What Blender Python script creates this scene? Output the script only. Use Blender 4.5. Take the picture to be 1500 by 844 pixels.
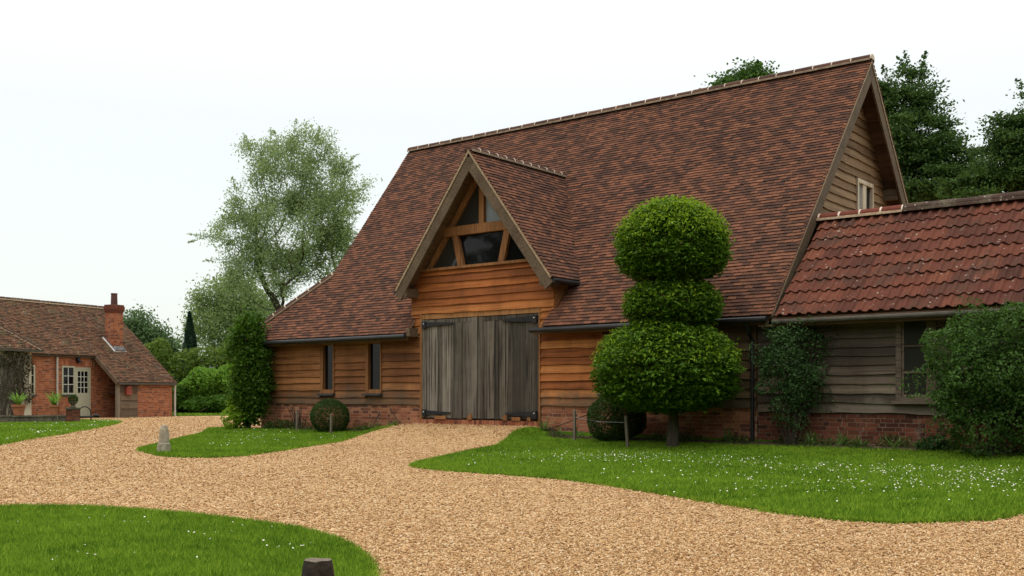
import bpy, bmesh, math, random
import numpy as np
from mathutils import Matrix, Vector, noise
from mathutils.geometry import delaunay_2d_cdt
random.seed(7); rng = np.random.default_rng(7)
R = math.radians
for o in list(bpy.data.objects): bpy.data.objects.remove(o)
SC = bpy.context.scene; COL = SC.collection

# ------------------------------------------------------------------ camera, sky, sun, exposure
cam = bpy.data.cameras.new('camera'); CAM = bpy.data.objects.new('camera', cam); COL.objects.link(CAM)
CAM.location = (0, 0, 1.05); CAM.rotation_euler = (R(90), 0, 0)
cam.sensor_width = 36; cam.lens = 36.53; cam.shift_y = 0.1033; cam.clip_start = 0.05; cam.clip_end = 3000
SC.camera = CAM
SUN_EL, SUN_ROT = R(68), R(215)
W = bpy.data.worlds.new('World'); SC.world = W; W.use_nodes = True
nt = W.node_tree; nt.nodes.clear()
wo = nt.nodes.new('ShaderNodeOutputWorld'); add = nt.nodes.new('ShaderNodeAddShader')
bg1 = nt.nodes.new('ShaderNodeBackground'); bg2 = nt.nodes.new('ShaderNodeBackground')
sky = nt.nodes.new('ShaderNodeTexSky'); sky.sky_type = 'NISHITA'; sky.sun_disc = False
sky.sun_elevation = SUN_EL; sky.sun_rotation = SUN_ROT; sky.dust_density = 4
bg1.inputs[1].default_value = 0.05
tc = nt.nodes.new('ShaderNodeTexCoord'); sx = nt.nodes.new('ShaderNodeSeparateXYZ'); cr = nt.nodes.new('ShaderNodeValToRGB')
cn = nt.nodes.new('ShaderNodeTexNoise'); cn.inputs['Scale'].default_value = 2.2; cn.inputs['Detail'].default_value = 5
mx = nt.nodes.new('ShaderNodeMath'); mx.operation = 'MULTIPLY_ADD'; mx.inputs[1].default_value = 0.16
cr.color_ramp.elements[0].position = 0.0; cr.color_ramp.elements[0].color = (.94, .985, .925, 1)
cr.color_ramp.elements[1].position = 0.75; cr.color_ramp.elements[1].color = (1, .985, .945, 1)
nt.links.new(tc.outputs['Generated'], sx.inputs[0]); nt.links.new(tc.outputs['Generated'], cn.inputs['Vector'])
nt.links.new(cn.outputs['Fac'], mx.inputs[0]); nt.links.new(sx.outputs['Z'], mx.inputs[2])
nt.links.new(mx.outputs[0], cr.inputs[0]); nt.links.new(cr.outputs[0], bg2.inputs[0])
zr = nt.nodes.new('ShaderNodeMapRange'); zr.inputs[1].default_value = .25; zr.inputs[2].default_value = 1; zr.inputs[3].default_value = .875; zr.inputs[4].default_value = 1.95
nt.links.new(sx.outputs['Z'], zr.inputs[0]); nt.links.new(zr.outputs[0], bg2.inputs[1])
nt.links.new(sky.outputs[0], bg1.inputs[0]); nt.links.new(bg1.outputs[0], add.inputs[0]); nt.links.new(bg2.outputs[0], add.inputs[1])
nt.links.new(add.outputs[0], wo.inputs[0])
sl = bpy.data.lights.new('sun', 'SUN'); sl.energy = .55; sl.angle = R(20); sl.color = (1, .95, .88)
SUN = bpy.data.objects.new('sun', sl); COL.objects.link(SUN)
# direction towards the sun: behind the camera, to the left
az = R(215)
sdv = Vector((math.sin(az) * math.cos(SUN_EL), math.cos(az) * math.cos(SUN_EL), math.sin(SUN_EL)))
SUN.rotation_euler = sdv.to_track_quat('Z', 'Y').to_euler()
SC.view_settings.view_transform = 'Standard'; SC.view_settings.look = 'None'
SC.view_settings.exposure = 0.0; SC.view_settings.gamma = 1; SC.view_settings.use_curve_mapping = False
SC.render.engine = 'CYCLES'

# ------------------------------------------------------------------ helpers
def empty(name, loc=(0, 0, 0), rz=0, label=None, cat=None, group=None, kind=None):
    o = bpy.data.objects.new(name, None); COL.objects.link(o); o.location = loc; o.rotation_euler = (0, 0, rz)
    tag(o, label, cat, group, kind); return o
def tag(o, label=None, cat=None, group=None, kind=None):
    if label: o['label'] = label
    if cat: o['category'] = cat
    if group: o['group'] = group
    if kind: o['kind'] = kind
    return o

class MB:
    """collects quads / tris as numpy blocks and links them as one mesh"""
    def __init__(s): s.v = []; s.f = []; s.m = []; s.n = 0
    def add(s, v, f, mi=0):
        v = np.asarray(v, float).reshape(-1, 3); b = s.n
        s.v.append(v); s.n += len(v)
        for q in f: s.f.append([b + i for i in q]); s.m.append(mi)
        return s
    def box(s, x0, x1, y0, y1, z0, z1, mi=0):
        v = [(x, y, z) for z in (z0, z1) for y in (y0, y1) for x in (x0, x1)]
        return s.add(v, [(0, 2, 3, 1), (4, 5, 7, 6), (0, 1, 5, 4), (2, 6, 7, 3), (0, 4, 6, 2), (1, 3, 7, 5)], mi)
    def beam(s, p, q, w, h, up=(0, 0, 1), mi=0):
        p = np.array(p, float); q = np.array(q, float); d = q - p; d /= np.linalg.norm(d)
        a = np.cross(d, up); a /= np.linalg.norm(a); b = np.cross(a, d)
        v = [c + a * sx_ * w / 2 + b * sz * h / 2 for c in (p, q) for sz in (-1, 1) for sx_ in (-1, 1)]
        return s.add(v, [(0, 1, 3, 2), (4, 6, 7, 5), (0, 4, 5, 1), (2, 3, 7, 6), (0, 2, 6, 4), (1, 5, 7, 3)], mi)
    def prism(s, poly, y0, y1, mi=0):
        """polygon in x,z extruded along y"""
        n = len(poly); v = [(x, y0, z) for x, z in poly] + [(x, y1, z) for x, z in poly]
        f = [tuple(range(n)), tuple(range(2 * n - 1, n - 1, -1))] + [(i, (i + 1) % n + 0, (i + 1) % n + n, i + n)[::-1] for i in range(n)]
        return s.add(v, f, mi)
    def tube(s, pts, rad, k=6, mi=0, cap=True):
        pts = [np.array(p, float) for p in pts]; rad = [rad] * len(pts) if np.isscalar(rad) else rad
        rings = []
        for i, p in enumerate(pts):
            d = pts[min(i + 1, len(pts) - 1)] - pts[max(i - 1, 0)]; d /= (np.linalg.norm(d) + 1e-9)
            a = np.cross(d, (0, 0, 1) if abs(d[2]) < .9 else (1, 0, 0)); a /= np.linalg.norm(a); b = np.cross(d, a)
            rings += [p + rad[i] * (a * math.cos(t) + b * math.sin(t)) for t in np.linspace(0, 2 * math.pi, k, endpoint=False)]
        f = [(i * k + j, i * k + (j + 1) % k, (i + 1) * k + (j + 1) % k, (i + 1) * k + j) for i in range(len(pts) - 1) for j in range(k)]
        if cap: f += [tuple(range(k))[::-1], tuple(range((len(pts) - 1) * k, len(pts) * k))]
        return s.add(rings, f, mi)
    def lathe(s, prof, k=16, c=(0, 0, 0), mi=0):
        v = []; 
        for r, z in prof: v += [(c[0] + r * math.cos(t), c[1] + r * math.sin(t), c[2] + z) for t in np.linspace(0, 2 * math.pi, k, endpoint=False)]
        n = len(prof)
        f = [(i * k + j, i * k + (j + 1) % k, (i + 1) * k + (j + 1) % k, (i + 1) * k + j) for i in range(n - 1) for j in range(k)]
        f += [tuple(range(k))[::-1], tuple(range((n - 1) * k, n * k))]
        return s.add(v, f, mi)
    def build(s, name, mat, parent=None, smooth=False, mw=None):
        me = bpy.data.meshes.new(name)
        me.from_pydata(np.concatenate(s.v).tolist() if s.v else [], [], s.f)
        for m in (mat if isinstance(mat, (list, tuple)) else [mat]): me.materials.append(m)
        if any(s.m): me.polygons.foreach_set('material_index', s.m)
        if smooth: me.polygons.foreach_set('use_smooth', [True] * len(me.polygons))
        me.update()
        o = bpy.data.objects.new(name, me); COL.objects.link(o)
        if parent: o.parent = parent
        if mw is not None: o.matrix_local = mw
        return o

def fast_mesh(name, V, k, mat, parent=None):
    """V: (N*k,3) of N separate k-gons"""
    n = len(V) // k
    me = bpy.data.meshes.new(name)
    me.vertices.add(n * k); me.vertices.foreach_set('co', V.astype(np.float32).ravel())
    me.loops.add(n * k); me.loops.foreach_set('vertex_index', np.arange(n * k, dtype=np.int32))
    me.polygons.add(n); me.polygons.foreach_set('loop_start', np.arange(0, n * k, k, dtype=np.int32))
    try: me.polygons.foreach_set('loop_total', np.full(n, k, dtype=np.int32))
    except Exception: pass
    for m in (mat if isinstance(mat, (list, tuple)) else [mat]): me.materials.append(m)
    me.update(calc_edges=True)
    o = bpy.data.objects.new(name, me); COL.objects.link(o)
    if parent: o.parent = parent
    return o

def fast_tris(name, V, F, mat, parent=None):
    me = bpy.data.meshes.new(name); m = len(F)
    me.vertices.add(len(V)); me.vertices.foreach_set('co', V.astype(np.float32).ravel())
    me.loops.add(m * 3); me.loops.foreach_set('vertex_index', F.astype(np.int32).ravel())
    me.polygons.add(m); me.polygons.foreach_set('loop_start', np.arange(0, m * 3, 3, dtype=np.int32))
    try: me.polygons.foreach_set('loop_total', np.full(m, 3, dtype=np.int32))
    except Exception: pass
    me.materials.append(mat); me.update(calc_edges=True)
    o = bpy.data.objects.new(name, me); COL.objects.link(o)
    if parent: o.parent = parent
    return o

# ------------------------------------------------------------------ materials
class NT:
    def __init__(s, name):
        s.m = bpy.data.materials.new(name); s.m.use_nodes = True; s.t = s.m.node_tree; s.t.nodes.clear()
        s.out = s.n('ShaderNodeOutputMaterial'); s.b = s.n('ShaderNodeBsdfPrincipled')
        s.l(s.b.outputs[0], s.out.inputs[0]); s.b.inputs['Roughness'].default_value = .85
        s.b.inputs['Specular IOR Level'].default_value = .3
    def n(s, t, **k):
        o = s.t.nodes.new(t)
        for a, v in k.items(): setattr(o, a, v)
        return o
    def l(s, a, b): s.t.links.new(a, b)
    def coord(s): return s.n('ShaderNodeTexCoord').outputs['Object']
    def isl(s): return s.n('ShaderNodeNewGeometry').outputs['Random Per Island']
    def map(s, v, scale=(1, 1, 1), loc=None, locsock=None):
        m = s.n('ShaderNodeMapping'); s.l(v, m.inputs[0]); m.inputs['Scale'].default_value = scale
        if loc: m.inputs['Location'].default_value = loc
        return m.outputs[0]
    def noise(s, v, scale, detail=4, rough=.6, dist=0):
        o = s.n('ShaderNodeTexNoise'); s.l(v, o.inputs['Vector']); o.inputs['Scale'].default_value = scale
        o.inputs['Detail'].default_value = detail; o.inputs['Roughness'].default_value = rough; o.inputs['Distortion'].default_value = dist
        return o.outputs['Fac']
    def ramp(s, v, pts, mode='LINEAR'):
        o = s.n('ShaderNodeValToRGB'); s.l(v, o.inputs[0]); cr = o.color_ramp; cr.interpolation = mode
        while len(cr.elements) < len(pts): cr.elements.new(.5)
        for e, (p, c) in zip(cr.elements, pts): e.position = p; e.color = (*c, 1) if len(c) == 3 else c
        return o.outputs[0]
    def mix(s, fac, a, b, mode='MIX'):
        o = s.n('ShaderNodeMix', data_type='RGBA', blend_type=mode)
        for sock, val in ((o.inputs[0], fac), (o.inputs[6], a), (o.inputs[7], b)):
            if isinstance(val, (int, float)): sock.default_value = val
            elif isinstance(val, tuple): sock.default_value = (*val, 1)
            else: s.l(val, sock)
        return o.outputs[2]
    def math(s, op, a, b=0, c=0):
        o = s.n('ShaderNodeMath', operation=op)
        for i, val in enumerate((a, b, c)):
            if isinstance(val, (int, float)): o.inputs[i].default_value = val
            else: s.l(val, o.inputs[i])
        return o.outputs[0]
    def smooth(s, v, a, b):
        o = s.n('ShaderNodeMapRange', interpolation_type='SMOOTHSTEP'); s.l(v, o.inputs[0])
        o.inputs[1].default_value = a; o.inputs[2].default_value = b; return o.outputs[0]
    def xyz(s, v):
        o = s.n('ShaderNodeSeparateXYZ'); s.l(v, o.inputs[0]); return o.outputs
    def off(s, v, sock, k=37.0):
        """shift coordinates per island"""
        o = s.n('ShaderNodeVectorMath', operation='ADD'); s.l(v, o.inputs[0])
        c = s.n('ShaderNodeCombineXYZ'); m = s.math('MULTIPLY', sock, k)
        s.l(m, c.inputs[0]); s.l(m, c.inputs[1]); s.l(m, c.inputs[2]); s.l(c.outputs[0], o.inputs[1]); return o.outputs[0]
    def bump(s, h, strength=.4, dist=.01):
        o = s.n('ShaderNodeBump'); s.l(h, o.inputs['Height']); o.inputs['Strength'].default_value = strength
        o.inputs['Distance'].default_value = dist; s.l(o.outputs[0], s.b.inputs['Normal'])
    def base(s, c, rough=None, spec=None):
        if isinstance(c, tuple): s.b.inputs['Base Color'].default_value = (*c, 1)
        else: s.l(c, s.b.inputs['Base Color'])
        if rough is not None: s.b.inputs['Roughness'].default_value = rough
        if spec is not None: s.b.inputs['Specular IOR Level'].default_value = spec
        return s.m

def plain(name, c, rough=.7, var=.25, scale=6):
    k = NT(name); v = k.coord(); f = k.noise(v, scale)
    a = tuple(x * (1 - var) for x in c); b = tuple(min(1, x * (1 + var)) for x in c)
    k.bump(f, .2); return k.base(k.ramp(f, [(.3, a), (.7, b)]), rough)

def wood(name, cols, axis=0, weather=None, wz=(0, 0), knots=True, sc=1.0, streak=.5):
    k = NT(name); v0 = k.coord(); r = k.isl(); v = k.off(v0, r)
    s1 = [24 * sc] * 3; s1[axis] = .6 * sc; s2 = [60 * sc] * 3; s2[axis] = 2.0 * sc
    g1 = k.noise(k.map(v, tuple(s1)), 1, 6, .65, .15); g2 = k.noise(k.map(v, tuple(s2)), 1, 3, .6)
    pl = k.noise(k.map(v, (2.2, 2.2, 2.2)), 1, 3, .6)
    g = k.math('ADD', k.math('MULTIPLY', g1, .7), k.math('MULTIPLY', g2, .3))
    t = k.math('ADD', k.math('MULTIPLY', r, .60), k.math('MULTIPLY', k.math('ADD', g, pl), .26))
    c = k.ramp(t, [(i / (len(cols) - 1) * .7 + .12, cc) for i, cc in enumerate(cols)])
    c = k.mix(k.math('MULTIPLY', k.smooth(g1, .52, .36), streak), c, tuple(x * .45 for x in cols[0]))
    st = k.noise(k.map(v0, (1.1, 1.1, .7)), 1, 5, .7); c = k.mix(.75, c, k.ramp(st, [(.32, (.55, .5, .46)), (.55, (1, 1, 1))]), 'MULTIPLY')
    if weather:
        z = k.xyz(v0)[2]; w = k.math('ADD', z, k.math('MULTIPLY', k.math('SUBTRACT', k.noise(v0, 1.6, 5, .7), .5), 1.2))
        c = k.mix(k.math('MULTIPLY', k.smooth(w, wz[1], wz[0]), .85), c, weather)
    k.bump(g, .35, .006); return k.base(c, .8, .25)

def tile_mat(name, cols, bias=.5, clump=.9, moss=None, lichen=0):
    k = NT(name); v = k.coord(); r = k.isl()
    n = k.noise(k.map(v, (1.5, 1.9, 1), None), clump, 4, .75, .6)
    t = k.math('ADD', k.math('MULTIPLY', r, .62), k.math('MULTIPLY', n, .62))
    t = k.math('SUBTRACT', t, .62 * .5 - (bias - .31))
    c = k.ramp(t, cols)
    f = k.noise(k.off(v, r), 22, 5, .7); c = k.mix(.55, c, k.ramp(f, [(.25, (.45, .42, .4)), (.75, (1, 1, 1))]), 'MULTIPLY')
    if moss:
        mf = k.smooth(k.noise(v, 1.4, 6, .72), .5, .64); c = k.mix(k.math('MULTIPLY', mf, .75), c, moss)
    if lichen:
        vo = k.n('ShaderNodeTexVoronoi'); k.l(v, vo.inputs['Vector']); vo.inputs['Scale'].default_value = 11
        sp = k.math('MULTIPLY', k.smooth(vo.outputs['Distance'], .26, .18), k.smooth(k.noise(v, 3.2, 3), .52, .62))
        nb = k.smooth(k.noise(v, 45, 2), .35, .55)
        c = k.mix(k.math('MULTIPLY', k.math('MULTIPLY', sp, nb), lichen), c, (.55, .52, .43))
    k.bump(f, .35, .006); return k.base(c, .9, .12)

def brick_mat(name, cols):
    k = NT(name); v = k.coord(); r = k.isl(); f = k.noise(k.off(v, r), 28, 5, .7); big = k.noise(v, .9, 3)
    t = k.math('ADD', k.math('MULTIPLY', r, .75), k.math('MULTIPLY', big, .3))
    c = k.ramp(t, cols); c = k.mix(.6, c, k.ramp(f, [(.25, (.5, .48, .46)), (.72, (1, 1, 1))]), 'MULTIPLY')
    # pale bloom and damp green foot
    c = k.mix(k.math('MULTIPLY', k.smooth(k.noise(v, 2.3, 6, .75), .55, .7), .4), c, (.42, .34, .26))
    k.bump(f, .5, .006); return k.base(c, .9, .2)

def leaf_mat(name, dark, light, trans=.35, rough=.5, back=None):
    k = NT(name); r = k.isl(); n = k.noise(k.coord(), .8, 3)
    t = k.math('ADD', k.math('MULTIPLY', r, .65), k.math('MULTIPLY', n, .4))
    mid = tuple((a + b) / 2 for a, b in zip(dark, light))
    c = k.ramp(t, [(.15, dark), (.5, mid), (.9, light)])
    k.base(c, rough, .12)
    tr = k.n('ShaderNodeBsdfTranslucent'); k.l(k.mix(.5, c, (light[0] * 1.25, light[1] * 1.25, light[2] * .8)), tr.inputs[0])
    ms = k.n('ShaderNodeMixShader'); ms.inputs[0].default_value = trans
    k.l(k.b.outputs[0], ms.inputs[1]); k.l(tr.outputs[0], ms.inputs[2]); k.l(ms.outputs[0], k.out.inputs[0]); return k.m

M = {}
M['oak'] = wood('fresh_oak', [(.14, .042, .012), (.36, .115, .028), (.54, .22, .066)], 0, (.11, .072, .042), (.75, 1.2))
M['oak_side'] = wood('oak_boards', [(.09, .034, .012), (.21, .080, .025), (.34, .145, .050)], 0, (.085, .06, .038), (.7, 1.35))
M['oak_beam'] = wood('oak_beam', [(.10, .045, .019), (.23, .098, .036), (.35, .17, .062)], 2)
M['oak_shade_algae'] = wood('shaded_algae_oak_boards', [(.055, .034, .018), (.11, .068, .034), (.18, .115, .06)], 0, (.075, .06, .04), (.7, 1.3))  # darker boards: shade beside the topiary put into the colour, plus some algae
M['oak_dark'] = wood('window_oak', [(.08, .036, .014), (.19, .078, .027), (.29, .13, .046)], 2)
M['barge'] = wood('weathered_oak', [(.06, .040, .024), (.105, .072, .044), (.16, .113, .07)], 0)
M['soffit'] = wood('soffit_boards', [(.07, .04, .022), (.13, .075, .04), (.18, .105, .06)], 0)
M['gable'] = wood('gable_boards', [(.085, .046, .023), (.20, .117, .06), (.30, .19, .105)], 0)
M['annex_board'] = wood('old_dark_boards', [(.030, .021, .014), (.082, .061, .043), (.18, .138, .096)], 0, (.145, .118, .088), (.7, 1.05))
M['door'] = wood('grey_door_planks', [(.032, .028, .022), (.122, .107, .084), (.235, .212, .172)], 2, None, streak=.85)
M['door_dark'] = wood('dark_door_planks', [(.018, .016, .012), (.066, .057, .044), (.145, .126, .098)], 2, None, streak=.9)
M['stake'] = wood('stake_wood', [(.10, .085, .06), (.19, .16, .115), (.27, .23, .17)], 2)
M['tile'] = tile_mat('clay_tiles', [(.14, (.062, .036, .028)), (.36, (.098, .050, .035)), (.60, (.155, .071, .044)), (.83, (.22, .094, .054)), (.97, (.29, .13, .072))], .52)
M['old_tile'] = tile_mat('old_tiles', [(.1, (.055, .034, .022)), (.4, (.12, .066, .04)), (.7, (.18, .09, .05)), (.95, (.24, .11, .06))], .45, .7, (.10, .085, .045), .9)
M['pantile'] = tile_mat('roman_tiles', [(.1, (.065, .029, .021)), (.4, (.115, .042, .028)), (.7, (.16, .056, .034)), (.95, (.215, .082, .046))], .5, 1.1, (.075, .04, .028), .6)
M['ridge'] = tile_mat('ridge_tile', [(.1, (.06, .033, .026)), (.5, (.10, .052, .038)), (.9, (.15, .075, .05))], .5)
M['ridge_red'] = tile_mat('red_ridge_tile', [(.1, (.13, .04, .028)), (.9, (.22, .065, .04))], .5)
M['ridge_old'] = tile_mat('old_ridge_tile', [(.1, (.055, .037, .029)), (.9, (.10, .062, .045))], .5, 1, (.14, .12, .085), .8)
M['mortar'] = plain('lime_mortar', (.36, .265, .17), .95, .3, 14)
M['dirty_mortar'] = plain('dirty_mortar', (.20, .145, .095), .95, .35, 9)
M['pale_mortar'] = plain('pale_mortar', (.62, .52, .41), .95, .2, 14)
M['brick'] = brick_mat('red_bricks', [(.1, (.11, .045, .035)), (.35, (.26, .085, .045)), (.6, (.34, .125, .065)), (.9, (.43, .18, .095))])
M['brick_annex'] = brick_mat('dark_red_bricks', [(.1, (.055, .020, .015)), (.4, (.115, .036, .021)), (.7, (.165, .050, .028)), (.95, (.22, .075, .042))])
M['brick_cot'] = brick_mat('cottage_bricks', [(.1, (.10, .04, .032)), (.3, (.27, .085, .042)), (.65, (.38, .125, .056)), (.95, (.46, .18, .085))])
M['iron'] = plain('black_iron', (.014, .014, .015), .5, .3)
M['gutter'] = plain('black_gutter', (.018, .018, .019), .45, .3)
M['gutter_grey'] = plain('weathered_gutter', (.065, .057, .042), .7, .35)
M['sage'] = plain('sage_paint', (.40, .40, .29), .55, .06)
M['pipe'] = plain('pale_pipe', (.45, .42, .36), .5, .12)
M['lead'] = plain('lead_flashing', (.20, .21, .23), .5, .3)
M['white_mortar'] = plain('white_fillet', (.62, .61, .57), .8, .15)
M['slate'] = plain('dark_slate', (.045, .043, .042), .6, .3)
M['terracotta'] = plain('terracotta', (.36, .13, .065), .85, .25, 9)
M['stone'] = plain('weathered_stone', (.33, .29, .215), .95, .35, 9)
M['stone_moss'] = plain('mossy_stone', (.115, .10, .07), .95, .5, 5)
M['render'] = plain('cream_render', (.48, .44, .33), .9, .15, 3)
M['red_paint'] = plain('faded_red_paint', (.22, .045, .025), .6, .25)
M['soil'] = plain('soil_edge', (.060, .040, .024), .95, .5, 9)
def glass_mat(name, c, spec=.22, rough=.05):
    k = NT(name); k.bump(k.noise(k.coord(), 2.2, 2), .08, .02); return k.base(c, rough, spec)
M['glass'] = glass_mat('dark_glass', (.006, .006, .006)); M['glass_pale'] = glass_mat('painted_sky_glass', (.24, .27, .29), .5)  # pale glass carries the sky's reflection in its base colour
M['glass_mid'] = glass_mat('dull_glass', (.03, .029, .024), .5)
def bark_mat(name, a, b):
    k = NT(name); v = k.coord(); f = k.noise(k.map(v, (9, 9, 2)), 1, 5, .7); k.bump(f, .7, .03); return k.base(k.ramp(f, [(.3, a), (.7, b)]), .95, .2)
M['bark'] = bark_mat('bark', (.045, .036, .026), (.13, .105, .075)); M['bark_dark'] = bark_mat('dark_bark', (.025, .02, .015), (.07, .055, .04))
M['l_top'] = leaf_mat('hornbeam_leaves', (.024, .060, .006), (.115, .23, .013), .3)
M['l_shoot'] = leaf_mat('young_shoots', (.10, .19, .010), (.26, .38, .02), .45)
M['l_col'] = leaf_mat('upright_hornbeam_leaves', (.026, .065, .009), (.085, .18, .016), .38)
M['l_lime'] = leaf_mat('lime_leaves', (.10, .20, .012), (.27, .42, .03), .4)
M['l_will'] = leaf_mat('willow_leaves', (.165, .235, .105), (.31, .395, .185), .5)
M['l_pale'] = leaf_mat('pale_leaves', (.14, .20, .08), (.26, .34, .13), .45)
M['l_dark'] = leaf_mat('dark_tree_leaves', (.028, .060, .018), (.082, .15, .036), .38)
M['l_far'] = leaf_mat('haze_tinted_leaves', (.075, .13, .06), (.13, .205, .085), .4)  # distance haze is put into this paler leaf colour
M['l_conif'] = leaf_mat('conifer_leaves', (.012, .034, .018), (.032, .07, .032), .15)
M['l_hedge'] = leaf_mat('hedge_leaves', (.06, .10, .018), (.15, .225, .035), .4)
M['l_fern'] = leaf_mat('bright_shrub_leaves', (.075, .165, .02), (.19, .35, .04), .45)
M['l_box'] = leaf_mat('box_leaves', (.020, .045, .009), (.05, .095, .016), .25)
M['l_shrub'] = leaf_mat('climbing_shrub_leaves', (.020, .050, .015), (.065, .13, .036), .3)
M['l_big'] = leaf_mat('large_shrub_leaves', (.022, .055, .012), (.085, .17, .03), .35)
M['l_strap'] = leaf_mat('strap_leaves', (.05, .10, .025), (.15, .25, .06), .3)
M['l_weed'] = leaf_mat('weed_leaves', (.045, .050, .016), (.085, .135, .032), .25)
M['l_pot'] = leaf_mat('pot_leaves', (.09, .20, .03), (.25, .42, .08), .4)
M['l_climb'] = leaf_mat('climber_stems', (.06, .05, .03), (.12, .105, .055), .1)
M['grass'] = leaf_mat('grass_blades', (.062, .14, .006), (.15, .27, .010), .35, .75)
def grass_mat():
    k = NT('grass_blades'); v = k.coord(); r = k.isl(); a = k.noise(v, .45, 4, .6); b = k.noise(v, 2.6, 4, .65); d = k.noise(v, 11, 3, .6)
    t = k.math('ADD', k.math('MULTIPLY', r, .26), k.math('ADD', k.math('MULTIPLY', a, .34), k.math('ADD', k.math('MULTIPLY', b, .36), k.math('MULTIPLY', d, .30))))
    c = k.ramp(t, [(.44, (.056, .125, .011)), (.6, (.142, .265, .020)), (.75, (.27, .40, .037))])
    k.base(c, .8, .06); tr = k.n('ShaderNodeBsdfTranslucent'); k.l(c, tr.inputs[0]); ms = k.n('ShaderNodeMixShader'); ms.inputs[0].default_value = .3
    k.l(k.b.outputs[0], ms.inputs[1]); k.l(tr.outputs[0], ms.inputs[2]); k.l(ms.outputs[0], k.out.inputs[0]); return k.m
M['grass'] = grass_mat()
def white_mat():
    k = NT('daisy_petals'); return k.base(k.ramp(k.isl(), [(0, (.66, .63, .52)), (1, (.82, .80, .70))]), .7)
M['daisy'] = white_mat()
def lawn_mat():
    k = NT('lawn_turf'); v = k.coord(); a = k.noise(v, .7, 4, .6); b = k.noise(v, 5, 5, .7); c = k.noise(v, 60, 3)
    t = k.math('ADD', k.math('MULTIPLY', a, .45), k.math('ADD', k.math('MULTIPLY', b, .35), k.math('MULTIPLY', c, .25)))
    k.bump(c, .8, .03); return k.base(k.ramp(t, [(.35, (.04, .09, .007)), (.55, (.08, .165, .012)), (.72, (.125, .22, .016))]), .95, .03)
M['lawn'] = lawn_mat()
def gravel_mat():
    k = NT('gravel'); v = k.coord(); w = k.n('ShaderNodeVectorMath', operation='ADD'); k.l(v, w.inputs[0])
    nz = k.n('ShaderNodeTexNoise'); k.l(v, nz.inputs['Vector']); nz.inputs['Scale'].default_value = 25
    sc = k.n('ShaderNodeVectorMath', operation='SCALE'); k.l(nz.outputs['Color'], sc.inputs[0]); sc.inputs['Scale'].default_value = .03; k.l(sc.outputs[0], w.inputs[1])
    vo = k.n('ShaderNodeTexVoronoi'); k.l(w.outputs[0], vo.inputs['Vector']); vo.inputs['Scale'].default_value = 34
    v2 = k.n('ShaderNodeTexVoronoi'); k.l(w.outputs[0], v2.inputs['Vector']); v2.inputs['Scale'].default_value = 13
    s = k.n('ShaderNodeSeparateColor'); k.l(vo.outputs['Color'], s.inputs[0]); s2 = k.n('ShaderNodeSeparateColor'); k.l(v2.outputs['Color'], s2.inputs[0])
    t = k.math('ADD', k.math('MULTIPLY', s.outputs[0], .7), k.math('MULTIPLY', s2.outputs[0], .3))
    c = k.ramp(t, [(.05, (.17, .085, .03)), (.28, (.41, .235, .097)), (.6, (.55, .34, .155)), (.85, (.66, .45, .235)), (1, (.74, .60, .38))])
    big = k.noise(v, .35, 5, .65); c = k.mix(.5, c, k.ramp(big, [(.30, (.84, .81, .78)), (.6, (1, 1, 1))]), 'MULTIPLY')
    h = k.math('SUBTRACT', 1, vo.outputs['Distance']); k.bump(h, 1.0, .022); return k.base(c, .8, .3)
M['gravel'] = gravel_mat()
def stone_mat():
    k = NT('gravel_stone'); r = k.isl(); f = k.noise(k.coord(), 60, 3)
    c = k.ramp(r, [(.0, (.20, .095, .035)), (.2, (.42, .24, .098)), (.6, (.57, .355, .165)), (.85, (.68, .465, .25)), (1, (.78, .64, .42))])
    c = k.mix(.4, c, k.ramp(f, [(.3, (.6, .6, .6)), (.7, (1, 1, 1))]), 'MULTIPLY')
    big = k.noise(k.coord(), .35, 5, .65); return k.base(k.mix(.6, c, k.ramp(big, [(.30, (.84, .81, .78)), (.6, (1, 1, 1))]), 'MULTIPLY'), .8, .2)
M['pebble'] = stone_mat()
def field_mat():
    k = NT('far_grass'); v = k.coord(); return k.base(k.ramp(k.noise(v, .5, 6, .7), [(.3, (.045, .105, .014)), (.7, (.085, .18, .02))]), .95, .1)
M['field'] = field_mat()

# ------------------------------------------------------------------ frames of the two buildings
P0 = np.array([.6, 22.8]); U = np.array([.7852, -.6193]); N = np.array([.6193, .7852]); BA = math.atan2(U[1], U[0])
def wp(s, d, z=0): p = P0 + s * U + d * N; return (float(p[0]), float(p[1]), z)
def sdof(x, y): q = np.stack([x - P0[0], y - P0[1]], -1); return q @ U, q @ N
def sstep(v, a, b): t = np.clip((v - a) / (b - a), 0, 1); return t * t * (3 - 2 * t)
def gz(x, y):
    """height of the ground: nearly level, a low bank along the barn, a ramp up to its doors"""
    s, d = sdof(np.asarray(x, float), np.asarray(y, float))
    bank = .085 * sstep(d, -2.4, -.5) * sstep(s, -13, -10) * (1 - sstep(d, 4, 8))
    ramp = .25 * sstep(d, -3.4, -.15) * sstep(s, -4.7, -3.5) * (1 - sstep(s, .0, .9)) * (1 - sstep(d, 3, 6))
    return bank + ramp

C0 = np.array([-17.096, 45.017]); CA = R(63.95)
# ------------------------------------------------------------------ ground
g = MB(); g.add([(-600, -60, -.06), (600, -60, -.06), (600, 1500, -.06), (-600, 1500, -.06)], [(0, 1, 2, 3)])
tag(g.build('ground', M['field']), kind='structure')
xs = np.arange(-34, 22.01, .4); ys = np.arange(-3, 52.01, .4)
X, Y = np.meshgrid(xs, ys); Z = gz(X, Y)
nx = len(xs); vv = np.stack([X, Y, Z], -1).reshape(-1, 3)
ff = [(j * nx + i, j * nx + i + 1, (j + 1) * nx + i + 1, (j + 1) * nx + i) for j in range(len(ys) - 1) for i in range(nx - 1)]
tag(MB().add(vv, ff).build('gravel_drive', M['gravel'], smooth=True), kind='structure')

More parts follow.
